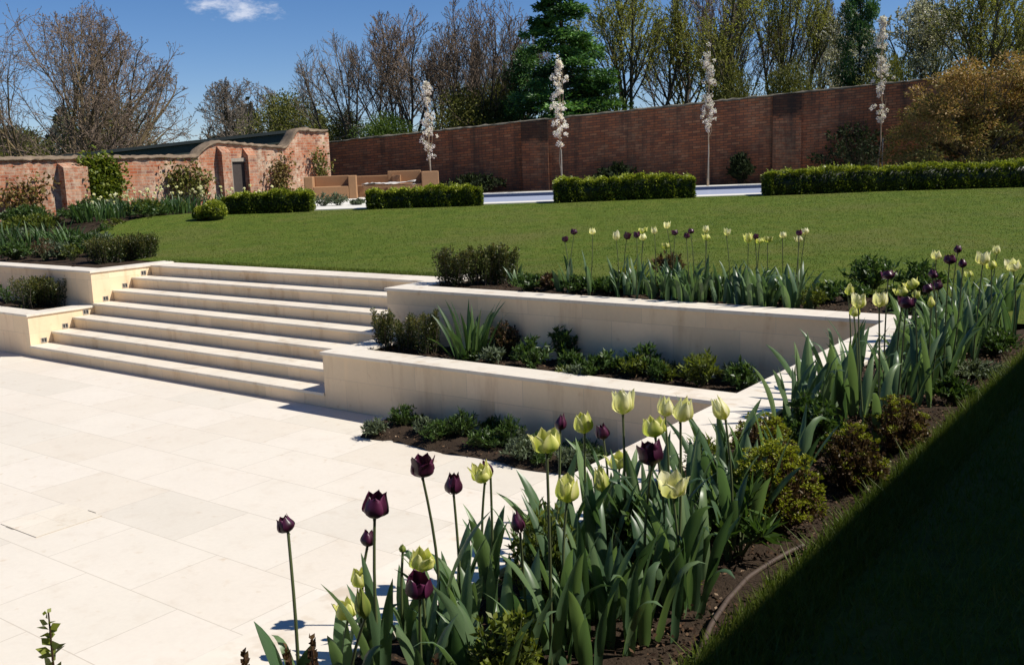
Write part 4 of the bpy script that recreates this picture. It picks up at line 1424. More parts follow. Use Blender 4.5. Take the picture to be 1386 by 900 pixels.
# shrubs and climbers against the back wall, in the wall's shade
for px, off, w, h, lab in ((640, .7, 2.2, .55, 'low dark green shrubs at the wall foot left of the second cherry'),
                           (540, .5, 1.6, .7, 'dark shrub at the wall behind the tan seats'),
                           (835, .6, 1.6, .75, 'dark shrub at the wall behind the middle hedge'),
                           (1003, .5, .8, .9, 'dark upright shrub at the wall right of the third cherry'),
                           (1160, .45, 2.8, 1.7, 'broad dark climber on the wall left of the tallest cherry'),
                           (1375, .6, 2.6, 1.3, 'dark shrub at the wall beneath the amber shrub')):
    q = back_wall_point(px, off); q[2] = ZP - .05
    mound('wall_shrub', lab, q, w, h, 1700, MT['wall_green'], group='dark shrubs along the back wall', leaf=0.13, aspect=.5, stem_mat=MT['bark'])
# climbers on the sunny left wall
def climber(label, px, py0, py1, wpx, n, mat, seed, vines=7):
    rng = np.random.default_rng(seed)
    b = on_x(px, py1, XLW + .08); t = on_x(px, py0, XLW + .08)
    w = wpx / FPX * (b - CAM) @ FLAT / abs(FLAT @ np.array([0, 1, 0])) * .8
    r = root('wall_climber', (b[0], b[1], b[2]), 0, label, 'climber', 'climbers on the left brick wall')
    H = t[2] - b[2]
    vg, lg = Geo(), Geo()
    per = n // vines
    for i in range(vines):
        y1 = (rng.random() - .5) * w; zt = H * (.6 + .4 * rng.random())
        pts = np.array([[.0, 0, 0], [.04, y1 * .3, zt * .35], [.05, y1 * .8, zt * .7], [.04, y1 * 1.15, zt]]) + rng.normal(size=(4, 3)) * [.01, .08, .05]
        tube(vg, pts, [.022, .016, .011, .005], 4, .5)
        f = rng.random(per) ** .7 * 2.99
        ii = f.astype(int)
        P = pts[ii] + (pts[ii + 1] - pts[ii]) * (f - ii)[:, None] + rng.normal(size=(per, 3)) * [.05, .16, .13]
        P[:, 0] = np.abs(P[:, 0]) + .03
        leaves(lg, P, rng.normal(size=(per, 3)) + [.8, 0, -.1], .11 * (.6 + .8 * rng.random(per)), .065, .2, rng.random(per), rng)
    link('vine', vg.mesh('vine', True), MT['bark'], r)
    link('foliage', lg.mesh('foliage'), mat, r)


climber('sparse tan climber on the wall left of the first buttress', 38, 232, 318, 62, 700, MT['climber_tan'], 41, 9)
climber('dense bright green climber on the brick wall behind the irises', 143, 210, 300, 50, 4600, MT['climber_green'], 42, 10)
climber('thin green climber on the wall left of the wall step', 243, 222, 268, 16, 380, MT['olive'], 43, 3)
climber('bushier climber just below the first wall step', 268, 220, 268, 24, 380, MT['olive'], 44, 4)
climber('wispy tan climber on the wall right of the door', 380, 208, 266, 36, 480, MT['climber_tan'], 45, 9)
climber('small dark climber at the end of the left wall', 434, 200, 246, 18, 260, MT['olive'], 46, 4)

# ------------------------------------------------------------------ left beds


def left_pt(px, py, z):
    return on_z(px, py, z)


BOXG = 'young upright box plants'
for px, py, z, lab, w, h in ((126, 357, 1.04, 'rounded box plant at the left top of the steps, nearer the irises', .66, .36),
                             (170, 353, 1.04, 'rounded box plant at the left top of the steps, nearest the lawn', .62, .38)):
    upright_bush('box_plant', lab, left_pt(px, py, z) + np.array([0, .25, 0]), w, h, 5500, MT['box_dark'], group=BOXG, leaf=.034, stems=46)
for px, py, lab in ((42, 417, 'box plant in the lower left bed, left one of two'), (77, 414, 'darker box plant in the lower left bed nearest the steps')):
    upright_bush('box_plant', lab, left_pt(px, py, .51), .56, .42, 4200, MT['box_dark'], group=BOXG, leaf=.032, stems=30)
mound('perennial', 'small pale-flowered perennial in the lower left bed', left_pt(10, 412, .51), .38, .30, 260, MT['perennial'], leaf=.05)
iris_pts = [(8, 340, 'iris clump at the left frame edge of the upper bed'), (42, 345, 'tall grey-green iris clump behind the upper left coping'), (70, 336, 'iris clump in front of the first wall buttress'), (96, 338, 'low iris clump behind the left box plants'), (28, 328, 'iris clump close to the tan wall climber')]
for px, py, lab in iris_pts:
    iris('iris_clump', lab, left_pt(px, py, 1.05), 34, .62, .30, group='iris clumps in the left bed')
mound('perennial', 'dull purple leafed perennial among the left irises', left_pt(62, 352, 1.05), .55, .34, 420, MT['red_leaf'], leaf=.05)
mound('perennial', 'lime leafed perennial left of the rounded box plants', left_pt(98, 353, 1.05), .4, .26, 320, MT['perennial_lime'], leaf=.05)
mound('perennial', 'fresh green perennial behind the rounded box plants', left_pt(160, 322, 1.1), .9, .4, 700, MT['perennial_lime'], leaf=.07)
for px, py, w, h, mt, lab in ((112, 342, .6, .32, 'perennial', 'leafy green perennial between irises and rounded box plants'), (140, 330, .7, .34, 'perennial', 'broad green perennial behind the box plant nearer the irises'), (178, 326, .6, .30, 'perennial_lime', 'lime perennial at the lawn corner behind the box plants'),
                              (120, 318, .7, .40, 'perennial', 'green perennial at the foot of the first buttress'), (196, 316, .6, .26, 'perennial', 'low green perennial at the curved lawn edge'), (168, 309, .8, .42, 'perennial', 'tall leafy perennial below the green climber'), (205, 309, .6, .3, 'perennial_lime', 'lime perennial at the lawn edge by the irises'),
                              (232, 303, .6, .3, 'perennial', 'green edging perennial midway along the narrow bed'), (255, 299, .6, .3, 'grey_leaf', 'grey edging plant just before the box balls'), (22, 352, .6, .28, 'perennial', 'low perennial at the upper left coping by the frame edge'), (84, 352, .5, .24, 'grey_leaf', 'grey low plant behind the upper left coping')):
    q = on_z(px, py, 1.05)
    for _ in range(6): q = on_z(px, py, float(lawn_z(q[0], q[1])) - .02)
    mound('perennial', lab, q, w, h, int(420 + w * 900), MT[mt], group='perennials in the left bed', leaf=.075, aspect=.35)
for wx, wyy, w, h, mt, lab in ((-14.6, 3.4, 1.0, .35, 'perennial', 'leafy green perennial at the wall foot by the tan climber'), (-14.3, 4.6, 1.0, .4, 'perennial', 'green perennial at the wall foot left of the first buttress'), (-13.4, 3.9, .9, .32, 'perennial_lime', 'lime perennial between the irises and the wall'),
                              (-12.8, 4.9, 1.0, .36, 'perennial', 'leafy perennial in the middle of the left bed'), (-13.9, 5.8, 1.0, .4, 'perennial', 'green perennial before the first buttress'), (-12.2, 3.3, .9, .28, 'grey_leaf', 'grey-green perennial among the left irises'), (-12.0, 6.0, .9, .36, 'perennial_lime', 'lime perennial at the lawn edge before the iris strip'), (-13.1, 2.7, .9, .26, 'perennial', 'low perennial behind the left irises')):
    mound('perennial', lab, (wx, wyy, float(lawn_z(wx, wyy)) - .03), w, h, 1500, MT[mt], group='perennials in the left bed', leaf=.08, aspect=.35)
k = 0
while k < 34:
    wx, wyy = R.uniform(-15.0, -7.6), R.uniform(1.7, 7.5)
    if in_lawn(wx, wyy) or (wx > -10.5 and wyy < 2.2): continue
    mound('filler_plant', 'leafy green plant filling a gap in the bed along the left wall', (wx, wyy, (float(lawn_z(wx, wyy)) if wyy > YT else 1.05) - .03), R.uniform(.5, 1.0), R.uniform(.16, .36), 900, MT[['perennial', 'perennial_lime', 'perennial', 'grey_leaf'][k % 4]], group='filler plants in the left bed', leaf=.075, aspect=.35)
    k += 1
for px, py, h, lab in ((128, 322, .55, 'dark leafy iris clump right of the first buttress'), (150, 312, .5, 'iris clump below the green climber'), (185, 308, .5, 'iris clump by the lawn edge below the green climber'),
                       (212, 303, .5, 'iris clump in the narrow bed along the wall, first past the climber'), (236, 299, .5, 'iris clump in the narrow bed along the wall, second past the climber'), (258, 295, .45, 'iris clump in the narrow bed just before the box balls')):
    q = at_depth(px, py, 21 + (px - 128) * .012); q[2] = float(lawn_z(q[0], q[1])) + .02
    iris('iris_clump', lab, q, 44, h * .85, .5, group='iris clumps in the left bed')
for px, py, D, lab, fl in ((160, 298, 22.6, 'white-flowered clump at the foot of the green climber', 14), (186, 290, 23.0, 'white-flowered clump just right of the green climber', 12), (250, 283, 24.5, 'white-flowered clump below the bushier wall climber', 13), (290, 277, 24.5, 'white-flowered clump left of the brick wall door', 12), (332, 274, 24.8, 'white-flowered clump in front of the brick wall door', 9), (222, 288, 24, 'sparse white-flowered clump between the two wall climbers', 5)):
    q = at_depth(px, py, D); q[2] = float(lawn_z(q[0], q[1])) + .02
    iris('flower_clump', lab, q, 36, .42, .6, 'flowers', 'white flowers along the left wall', flowers=fl)
for px, py, w, lab in ((291, 291, .46, 'larger golden clipped box ball beside the lawn'), (273, 292, .33, 'smaller golden clipped box ball left of the larger one')):
    q = at_depth(px, py, 20.6); q[2] = float(lawn_z(q[0], q[1])) - .03
    r = root('box_ball', tuple(q), 0, lab, 'shrub', 'golden box balls beside the lawn')
    g = Geo(); n = 3600
    d = rand_dir(n, .25); d[:, 2] = np.abs(d[:, 2] + .3) - .3
    P = d * (w * .5 * (.86 + .16 * R.random(n)))[:, None] + [0, 0, w * .40]; P[:, 2] = np.clip(P[:, 2], .01, None)
    leaves(g, P, d + R.normal(size=(n, 3)) * .6, .045, .026, .2, np.clip(.62 + .2 * R.normal(size=n) + .2 * d[:, 2], 0, 1))
    link('foliage', g.mesh('foliage'), MT['box'], r)
    cg = Geo(); tube(cg, [[0, 0, 0], [0, 0, w * .2], [0, 0, w * .5], [0, 0, w * .78]], [w * .30, w * .40, w * .40, w * .12], 12, .1)
    link('twigs', cg.mesh('twigs', True), MT['box_dark'], r)

# ------------------------------------------------------------------ planting right of the steps
for px, py, lab, w, h in ((612, 387, 'dark upright box plant at the left end of the upper tulip bed', .38, .40), (650, 386, 'middle dark upright box plant of the upper tulip bed', .38, .41), (682, 384, 'dark upright box plant nearest the tulip leaves', .34, .42)):
    upright_bush('box_plant', lab, on_z(px, py, 1.07), w, h, 3800, MT['box_dark'], group=BOXG, leaf=.027, stems=26)
for px, py, lab, w, h in ((523, 472, 'thin yellowish box plant at the left end of the lower bed', .24, .40), (551, 476, 'yellow-green box plant in the middle of the lower trio', .30, .38), (579, 479, 'dark upright box plant beside the bright iris', .32, .42)):
    upright_bush('box_plant', lab, on_z(px, py, .51), w, h, 2600, MT['box_dark'], group=BOXG, leaf=.026, stems=16)
iris('iris_clump', 'bright green sword-leaved iris clump in the lower bed', on_z(636, 486, .51), 40, .62, .15)
mound('dome_shrub', 'red-brown domed shrub beside the bright iris clump', on_z(684, 484, .51), .40, .34, 2400, MT['red_leaf'], leaf=.026, aspect=.5, stems=110)
for px, py, w, h, mt, lab in ((668, 492, .26, .14, 'grey_leaf', 'low grey plant at the coping below the domed shrub'), (720, 497, .36, .26, 'perennial', 'leafy green perennial right of the domed shrub'), (763, 490, .34, .32, 'perennial', 'tallest leafy perennial in the lower bed'),
                              (772, 503, .26, .16, 'perennial', 'low strappy perennial at the coping edge in mid bed'), (820, 505, .32, .18, 'perennial', 'flat spreading green perennial in the lower bed'), (872, 508, .34, .26, 'perennial', 'dark leafy perennial left of the yellowish shrub'),
                              (898, 516, .22, .12, 'perennial_lime', 'tiny lime perennial by the lower coping'), (948, 522, .40, .26, 'perennial_lime', 'yellowish leafy shrub at the right end of the lower bed'), (855, 492, .3, .26, 'perennial', 'dark perennial against the upper wall face'), (1003, 528, .30, .22, 'perennial', 'dark plant in the corner of the lower bed')):
    mound('perennial', lab, on_z(px, py, .515), w, h, int(260 + w * 900), MT[mt], group='perennials in the lower bed', leaf=.06, aspect=.32)
for px, py, w, h, mt, lab in ((508, 588, .24, .13, 'grey_leaf', 'grey tufted plant at the left corner of the patio bed'), (548, 578, .30, .20, 'perennial', 'dark plant against the wall at the left of the patio bed'), (575, 588, .26, .14, 'grey_leaf', 'second grey tuft along the patio bed edge'),
                              (600, 594, .26, .12, 'perennial', 'low leafy plant in the patio bed before the ferny ones'), (627, 592, .34, .24, 'perennial', 'ferny upright plant in the middle of the patio bed'), (655, 606, .30, .15, 'perennial', 'low leafy plant at the patio bed edge, mid way'),
                              (690, 604, .30, .24, 'perennial', 'ferny plant right of the tallest ferny one'), (705, 622, .28, .16, 'grey_leaf', 'grey ferny plant near the right of the patio bed'), (668, 590, .26, .16, 'perennial', 'dark small plant at the wall foot'), (770, 630, .26, .14, 'grey_leaf', 'last small plant at the right end of the patio bed'), (735, 618, .3, .18, 'perennial', 'leafy plant half hidden by the yellow tulip')):
    mound('perennial', lab, on_z(px, py, .03), w, h, int(300 + w * 900), MT[mt], group='low plants in the patio bed', leaf=.05, aspect=.26)
for px, py, w, h, mt, lab in ((857, 392, .36, .22, 'lime', 'golden leaved low plant among the upper tulips'), (815, 394, .5, .10, 'perennial', 'flat green ground plant in front of the upper tulips'), (905, 380, .4, .3, 'red_leaf', 'bronze plant among the upper tulips'),
                              (1178, 395, .55, .34, 'perennial', 'dark green shrub at the bed corner by the lawn'), (1120, 408, .4, .16, 'perennial', 'low plant on bare soil near the bed corner'), (1245, 402, .5, .3, 'perennial', 'green plant behind the right tulips at the bed corner'), (745, 392, .3, .14, 'red_leaf', 'low bronze plant at the upper coping')):
    mound('perennial', lab, on_z(px, py, 1.08), w, h, int(300 + w * 900), MT[mt], group='perennials in the upper tulip bed', leaf=.055, aspect=.4)

for px, py, w, h, mt, lab in ((1290, 545, .22, .12, 'perennial', 'low green seedling plant between thyme and spurge'), (1255, 520, .3, .16, 'perennial', 'leafy plant under the right tulip leaves'), (1345, 480, .34, .16, 'perennial', 'leafy plant at the grass edge below the far tulips'),
                              (1180, 560, .26, .16, 'perennial', 'leafy plant behind the middle spurge'), (960, 720, .2, .12, 'perennial', 'low leafy plant left of the lily shoot'), (900, 800, .2, .10, 'perennial_lime', 'low lime plant by the hose')):
    mound('perennial', lab, on_z(px, py, 1.07), w, h, int(300 + w * 1500), MT[mt], group='low plants in the right bed', leaf=.04, aspect=.36)
for px, lab in ((715, 'low plant before the first upper tulips'), (780, 'second low plant at the upper coping'), (840, 'low plant by the golden leaved one'), (960, 'low plant between the broad upper tulip leaves'), (1060, 'low plant under the last upper tulips'), (1150, 'low plant on the soil by the bed corner')):
    mound('perennial', lab, on_z(px, 393 + (px - 700) * .035, 1.075), .4, .16, 800, MT['perennial'], group='low plants at the upper coping', leaf=.045, aspect=.36)
for i in range(16):
    mound('filler_plant', 'small leafy green plant filling a gap in the lower terrace bed', (R.uniform(1.0, 4.9), R.uniform(.34, .86), .515), R.uniform(.14, .32), R.uniform(.06, .20), 380, MT[['perennial', 'perennial', 'grey_leaf', 'perennial_lime'][i % 4]], group='filler plants in the lower bed', leaf=.045, aspect=.34)
for i in range(16):
    mound('filler_plant', 'small leafy green plant filling a gap in the patio bed', (R.uniform(1.15, 3.6), R.uniform(-.52, -.12), .03), R.uniform(.14, .30), R.uniform(.06, .18), 380, MT[['perennial', 'grey_leaf', 'perennial'][i % 3]], group='filler plants in the patio bed', leaf=.04, aspect=.28)
for i in range(14):
    mound('filler_plant', 'small leafy green plant filling a gap in the upper tulip bed', (R.uniform(1.2, 5.4), R.uniform(1.36, 2.1), 1.07), R.uniform(.16, .34), R.uniform(.06, .2), 380, MT[['perennial', 'perennial_lime', 'perennial'][i % 3]], group='filler plants in the upper tulip bed', leaf=.05, aspect=.34)
# right bed, from far to near
for px, py, w, h, lm, hd, lab in ((1212, 610, .27, .24, .30, 150, 'bronze-red spurge mound nearest the far tulips'), (1150, 662, .27, .25, .28, 160, 'bronze-red spurge mound half way along the bed'),
                                  (1030, 640, .26, .25, .75, 130, 'yellow-green spurge mound behind the largest one'), (1048, 715, .33, .31, .95, 230, 'largest yellow-green spurge mound beside the grass edge')):
    spurge('spurge', lab, on_z(px, py, 1.07), w, h, lm, 'spurge mounds in the right bed', hd)
mound('leafy_shrub', 'dark green leafy clump between the spurge mounds', on_z(1098, 622, 1.07), .30, .28, 1500, MT['perennial'], leaf=.035, aspect=.45, stems=70)
mound('perennial', 'small reddish-green plant spilling over the side coping', on_z(955, 655, 1.08), .24, .18, 620, MT['perennial_lime'], leaf=.035, aspect=.25)
mound('lily', 'whorled lily shoot below the largest spurge', on_z(1002, 752, 1.07), .26, .24, 160, MT['perennial'], 'plant', leaf=.085, aspect=.2, stems=5)
mound('thyme', 'grey mat of thyme under the far right tulips', on_z(1318, 508, 1.08), .5, .08, 1500, MT['grey_leaf'], 'plant', leaf=.02, stems=150)
mound('leafy_shrub', 'bright leafy bush among the nearest tulip leaves', on_z(735, 850, 1.07) + np.array([-.02, .06, 0]), .26, .34, 1500, MT['perennial_lime'], leaf=.026, aspect=.42, stems=80)
mound('leafy_shrub', 'leafy bush at the bottom frame edge under the tulips', on_z(690, 960, 1.07), .24, .24, 1200, MT['perennial_lime'], leaf=.026, aspect=.42, stems=70)
mound('leafy_shrub', 'low leafy bush behind the nearest tulip stems', on_z(860, 760, 1.07), .26, .22, 900, MT['perennial'], leaf=.03, aspect=.42, stems=60)


def sedum(label, p, n, h, w):
    r = root('sedum', tuple(p), 0, label, 'plant', 'dark red sedum shoots')
    g, s = Geo(), Geo()
    for i in range(n):
        a = R.random() * 6.283; q = w * math.sqrt(R.random())
        b = np.array([math.cos(a) * q, math.sin(a) * q, 0]); hh = h * (.6 + .5 * R.random())
        tip = b + np.array([R.normal() * .012, R.normal() * .012, hh])
        tube(s, [b, (b + tip) / 2, tip], [.004, .0035, .003], 5, .4)
        m = 34
        f = np.clip(R.random(m) ** .6, .15, 1)
        P = b + (tip - b) * f[:, None]
        az = R.random(m) * 6.283
        D = np.stack([np.cos(az), np.sin(az), .5 + f], -1)
        leaves(g, P, D, .024 * (1.1 - .4 * f), .012, .3, R.random(m) * .7)
    link('leaves', g.mesh('leaves'), MT['red_leaf'], r)
    link('stems', s.mesh('stems'), MT['red_leaf'], r)


def near_pt(px, D, z=1.07):
    """point on the near bed at a given distance in front of the camera"""
    q = at_depth(px, 800, D); q[2] = z
    return q


q = near_pt(395, 2.02, 1.165); sedum('dark red sedum shoots at the bottom edge left of the tulips', q, 11, .16, .11)
q = near_pt(350, 2.0, 1.175); sedum('dark red sedum tuft at the very bottom, leftmost', q, 5, .15, .06)
q = near_pt(480, 2.0, 1.16); sedum('dark red sedum shoots below the greenish tulip', q, 6, .13, .07)
q = near_pt(560, 2.0, 1.10); sedum('dark red sedum shoots under the dark front tulip', q, 7, .18, .08)
# a single green sprig at the bottom left
sp = at_depth(72, 905, 1.75)
r = root('green_sprig', tuple(sp), 0, 'single small-leaved green sprig alone at the bottom left', 'plant')
g, s = Geo(), Geo()
tube(s, [[0, 0, -.15], [.002, 0, .0], [.004, .002, .115]], [.003, .0025, .0015], 5, .3)
for i in range(11):
    z = .004 + i * .011; a = i * 2.4
    leaves(g, [[.002, 0, z]] * 2, [[math.cos(a), math.sin(a), .45], [math.cos(a + 3.14), math.sin(a + 3.14), .35]], (.034 - .0016 * i) if i < 9 else .014, (.023 - .001 * i) if i < 9 else .009, .15, [.6, .8])
link('leaves', g.mesh('leaves'), MT['perennial_lime'], r)
link('stem', s.mesh('stem'), MT['red_leaf'], r)

# ------------------------------------------------------------------ tulips


def petal_mesh(geo, h, w, openness, az, inner, rng, toothed=0.25, ex=5.0):
    """one cupped petal; tone runs from the mid-rib (0) to the margin (1)"""
    nu, nv = 9, 7
    u = np.linspace(0, 1, nu); v = np.linspace(-1, 1, nv)
    U, Vv = np.meshgrid(u, v, indexing='ij')
    bulge = 0.5 * w
    top = 0.50 + 0.62 * openness if openness < .6 else 1.22
    sm = np.clip((U - .42) / .58, 0, 1); sm = sm * sm * (3 - 2 * sm)
    rad = bulge * (0.10 + 0.90 * np.sin(np.clip(U / .36, 0, 1) * 1.5708) ** .8) * (1 + (top - 1) * sm)
    rad = rad * (0.90 if inner else 1.0)
    wid = np.clip(.42 + 1.5 * U, 0, 1) * np.clip(1 - U ** ex, 0, 1) ** (.5 if ex > 4 else .62)
    ang = az + Vv * wid * (0.80 if not inner else .74)
    z = h * (U * (1.0 - .04 * inner)) - h * .05 * Vv ** 2 * U ** 2
    z = z + h * 0.03 * rng.normal(size=U.shape) * toothed * (U > .8)
    cup = rad * (1 + (.10 - .18 * U) * Vv ** 2 + .03 * np.sin(Vv * 6 + az))
    flare = max(openness, 0) * .12 * bulge * np.clip((U - .75) / .25, 0, 1) ** 2
    X = np.cos(ang) * (cup + flare); Y = np.sin(ang) * (cup + flare)
    V = np.stack([X, Y, z], -1).reshape(-1, 3)
    i = np.arange(nu - 1)[:, None] * nv + np.arange(nv - 1)[None]
    F = np.stack([i, i + 1, i + nv + 1, i + nv], -1).reshape(-1, 4)
    tone = np.clip(.10 + np.abs(Vv) * .55 + U * .35 + rng.normal() * .08 - .35 * (1 - U) ** 2, 0, 1)
    uv = np.stack([(Vv + 1) / 2, U * .1], -1).reshape(-1, 2)
    geo.add(V, F, tone.reshape(-1), uv)


TG = {'F': 'tulips in the nearest bed', 'R': 'tulips at the far end of the right bed', 'U': 'tulips along the upper terrace bed'}


def tulip(label, foot, head, wd, ht, kind, state, rng, nleaf=3, leaf_l=.30, group=None):
    foot = np.asarray(foot, float); head = np.asarray(head, float)
    r = root('tulip', tuple(foot), 0, label, 'tulip', group)
    d = head - foot
    sg = Geo()
    t = np.linspace(0, 1, 8)[:, None]
    bow = rng.normal(size=3) * [.012, .012, 0]
    pts = d * t * [1, 1, 1] + np.sin(t * 3.14159) * bow
    # the stem leaves the soil upright and leans late
    pts[:, :2] = (d[:2] * t ** 1.5) + (np.sin(t * 3.14159) * bow)[:, :2]
    tube(sg, pts, np.linspace(.0048, .0036, 8), 7, .2 + .5 * rng.random())
    link('stem', sg.mesh('stem', True), MT['stem'], r)
    op = {'closed': .18, 'cup': .42, 'open': .58, 'wide': .95, 'bud': -.25}[state]
    az0 = rng.random() * 6.283
    ex = {'p': 5.0, 'y': 3.2, 'c': 2.6}.get(kind, 3.0)
    tilt = Matrix.Rotation(rng.normal() * .14, 4, 'X') @ Matrix.Rotation(rng.normal() * .14, 4, 'Y')
    xf = Matrix.Translation(Vector(pts[-1])) @ tilt
    mat = MT[{'p': 'petal_purple', 'y': 'petal_yellow', 'c': 'petal_cream', 'g': 'petal_green', 'b': 'bud_grey'}[kind]]
    gs = []
    for k in range(6):
        g1 = Geo(); inner = 1 if k < 3 else 0
        hh = ht * (1 if inner else .95) * (1 + .055 * rng.normal())
        petal_mesh(g1, hh, wd * (1 if inner else 1.03), op * (.75 + .5 * rng.random()) + .10 * rng.normal(), az0 + (k % 3) * 2.094 + (0 if inner else 1.047) + .08 * rng.normal(), inner, rng, ex=ex)
        gs.append(g1)
    if group == TG['U'] or state == 'bud':
        fg = Geo()
        for g1 in gs: fg.add(np.concatenate(g1.V), np.concatenate(g1.F), np.concatenate(g1.T), np.concatenate(g1.U))
        me = fg.mesh('flower', True); me.transform(xf)
        link('flower', me, mat, r)
    else:
        # receptacle carries six petals
        rg = Geo(); tube(rg, [[0, 0, -.006], [0, 0, 0], [0, 0, ht * .10]], [.004, wd * .07, wd * .03], 7, .4)
        me = rg.mesh('flower', True); me.transform(xf)
        fo = link('flower', me, MT['stem'], r)
        for g1 in gs:
            me = g1.mesh('petal', True); me.transform(xf)
            link('petal', me, mat, fo)
    a0 = rng.random() * 6.283
    for k in range(nleaf):
        lg = Geo()
        L = leaf_l * (.8 + .45 * rng.random()) * (1 - .12 * k)
        b = d * (.02 + .07 * k)
        drop = rng.random()
        strap(lg, b, a0 + k * 2.3 + rng.normal() * .4, L, .030 + .020 * rng.random(), .10 + .15 * rng.random(), .35 + .55 * rng.random(), rng.normal() * .5, 11, rng.random(), .24, 1.3 if drop > .82 else .0, .10)
        link('leaf', lg.mesh('leaf', True), MT['tulip_leaf'], r)
    return r


ORD = 'first second third fourth fifth sixth seventh eighth ninth tenth eleventh twelfth thirteenth fourteenth fifteenth'.split()
# head centre px, py, width px, height px, colour, state, label
FRONT = [
    (390, 708, 24, 25, 'p', 'closed', 'lone dark purple tulip standing apart at the left over the patio'),
    (507, 683, 35, 37, 'p', 'cup', 'large purple tulip with one petal flared, left of the tallest near purple'),
    (572, 630, 32, 33, 'p', 'open', 'tallest dark purple tulip at the left of the near bed'),
    (614, 653, 24, 32, 'p', 'closed', 'purple tulip just left of the small yellow-green tulip'),
    (497, 728, 20, 24, 'p', 'closed', 'small purple tulip below the large flared purple one'),
    (568, 790, 37, 37, 'p', 'cup', 'near-black tulip in front of the frilled yellow tulip'),
    (704, 705, 18, 33, 'p', 'bud', 'narrow purple tulip bud above the leafy bush'),
    (758, 570, 15, 26, 'p', 'bud', 'slim purple bud against the lower stone wall'),
    (817, 584, 19, 22, 'p', 'closed', 'small purple tulip between two tall yellow ones'),
    (882, 613, 33, 35, 'p', 'open', 'large near-black tulip overlapping the white coping'),
    (664, 633, 14, 26, 'p', 'bud', 'narrow purple tulip showing behind a yellow-green one'),
    (656, 638, 28, 30, 'y', 'open', 'yellow-green tulip with a purple one peeping behind it'),
    (570, 757, 34, 30, 'y', 'cup', 'frilled yellow tulip right above the near-black one'),
    (490, 778, 25, 30, 'y', 'closed', 'greenish yellow tulip half hidden behind the green bud'),
    (494, 812, 20, 50, 'g', 'bud', 'long green unopened tulip bud at the lower left'),
    (471, 823, 28, 29, 'y', 'cup', 'lowest pale green-yellow tulip at the left of the bed'),
    (740, 597, 37, 33, 'y', 'open', 'wide yellow-green tulip in front of the patio bed'),
    (791, 570, 26, 33, 'y', 'cup', 'clear yellow tulip beside the slim purple bud'),
    (767, 661, 32, 38, 'y', 'cup', 'green-flamed yellow tulip lowest in the middle group'),
    (818, 647, 22, 38, 'y', 'closed', 'narrow yellow tulip closed, right of the green-flamed one'),
    (838, 622, 27, 24, 'y', 'open', 'yellow tulip partly hidden below the tallest cream one'),
    (843, 543, 29, 36, 'c', 'open', 'tallest cream tulip with pointed petals against the lower wall'),
    (900, 548, 22, 31, 'c', 'closed', 'whitest tulip of the near bed, tucked behind a cream one'),
    (921, 552, 27, 37, 'c', 'closed', 'cream tulip overlapping the whitest one'),
    (887, 577, 31, 30, 'y', 'open', 'yellow-green tulip right above the large near-black one'),
    (911, 656, 40, 33, 'c', 'wide', 'wide open pale tulip low over the broad leaves'),
    (982, 550, 22, 36, 'c', 'closed', 'cream tulip on a straight stem at the right over the coping'),
    (718, 684, 9, 18, 'b', 'bud', 'tiny grey tulip bud beside the narrow purple one'),
    (545, 741, 9, 13, 'g', 'bud', 'tiny green tulip bud between broad leaves at the left'),
    (632, 850, 11, 22, 'g', 'bud', 'small green tulip bud low among the near leaves'),
]
RIGHT = [
    (1148, 392, 12, 15, 'y', 'cup', 'small yellow tulip above the two tall white ones'), (1162, 407, 19, 22, 'c', 'open', 'white pointed tulip, left one of the tall white pair'), (1190, 405, 20, 22, 'c', 'cup', 'white tulip, right one of the tall white pair'),
    (1156, 421, 14, 16, 'y', 'closed', 'yellow tulip tucked right under the left white one'), (1237, 384, 18, 15, 'y', 'open', 'pale yellow frilled tulip above the largest black one'), (1222, 393, 18, 14, 'y', 'open', 'yellow tulip directly behind the largest black one'),
    (1239, 398, 11, 12, 'y', 'cup', 'small yellow tulip right of the largest black one'), (1261, 408, 9, 17, 'y', 'bud', 'slim yellow bud right of the largest black tulip'), (1267, 345, 13, 14, 'c', 'cup', 'cream tulip left of the far black group'),
    (1330, 349, 18, 20, 'c', 'open', 'largest cream tulip at the far right end'), (1349, 338, 10, 13, 'c', 'cup', 'highest cream tulip at the far right end'), (1342, 359, 14, 12, 'y', 'open', 'yellow tulip right below the largest far cream one'),
    (1372, 359, 19, 16, 'c', 'open', 'cream tulip nearest the right frame edge'), (1312, 371, 10, 10, 'y', 'cup', 'small yellow tulip below the far cream group'),
    (1202, 372, 17, 13, 'p', 'open', 'open black tulip alone above the white pair'), (1226, 409, 21, 18, 'p', 'open', 'largest black tulip in the right bed'), (1257, 390, 14, 13, 'p', 'cup', 'left one of two black tulips touching each other'),
    (1270, 386, 13, 14, 'p', 'cup', 'right one of two black tulips touching each other'), (1262, 371, 13, 12, 'p', 'closed', 'black tulip just above the touching black pair'), (1285, 351, 16, 14, 'p', 'cup', 'large black tulip in the far black group'),
    (1296, 337, 10, 12, 'p', 'closed', 'highest black tulip in the right bed'), (1303, 356, 10, 14, 'p', 'bud', 'small black tulip left of the largest far cream one'), (1230, 441, 6, 13, 'p', 'bud', 'purple bud under the largest black tulip'),
    (1284, 412, 6, 10, 'p', 'bud', 'tiny purple bud among the far leaves'),
]
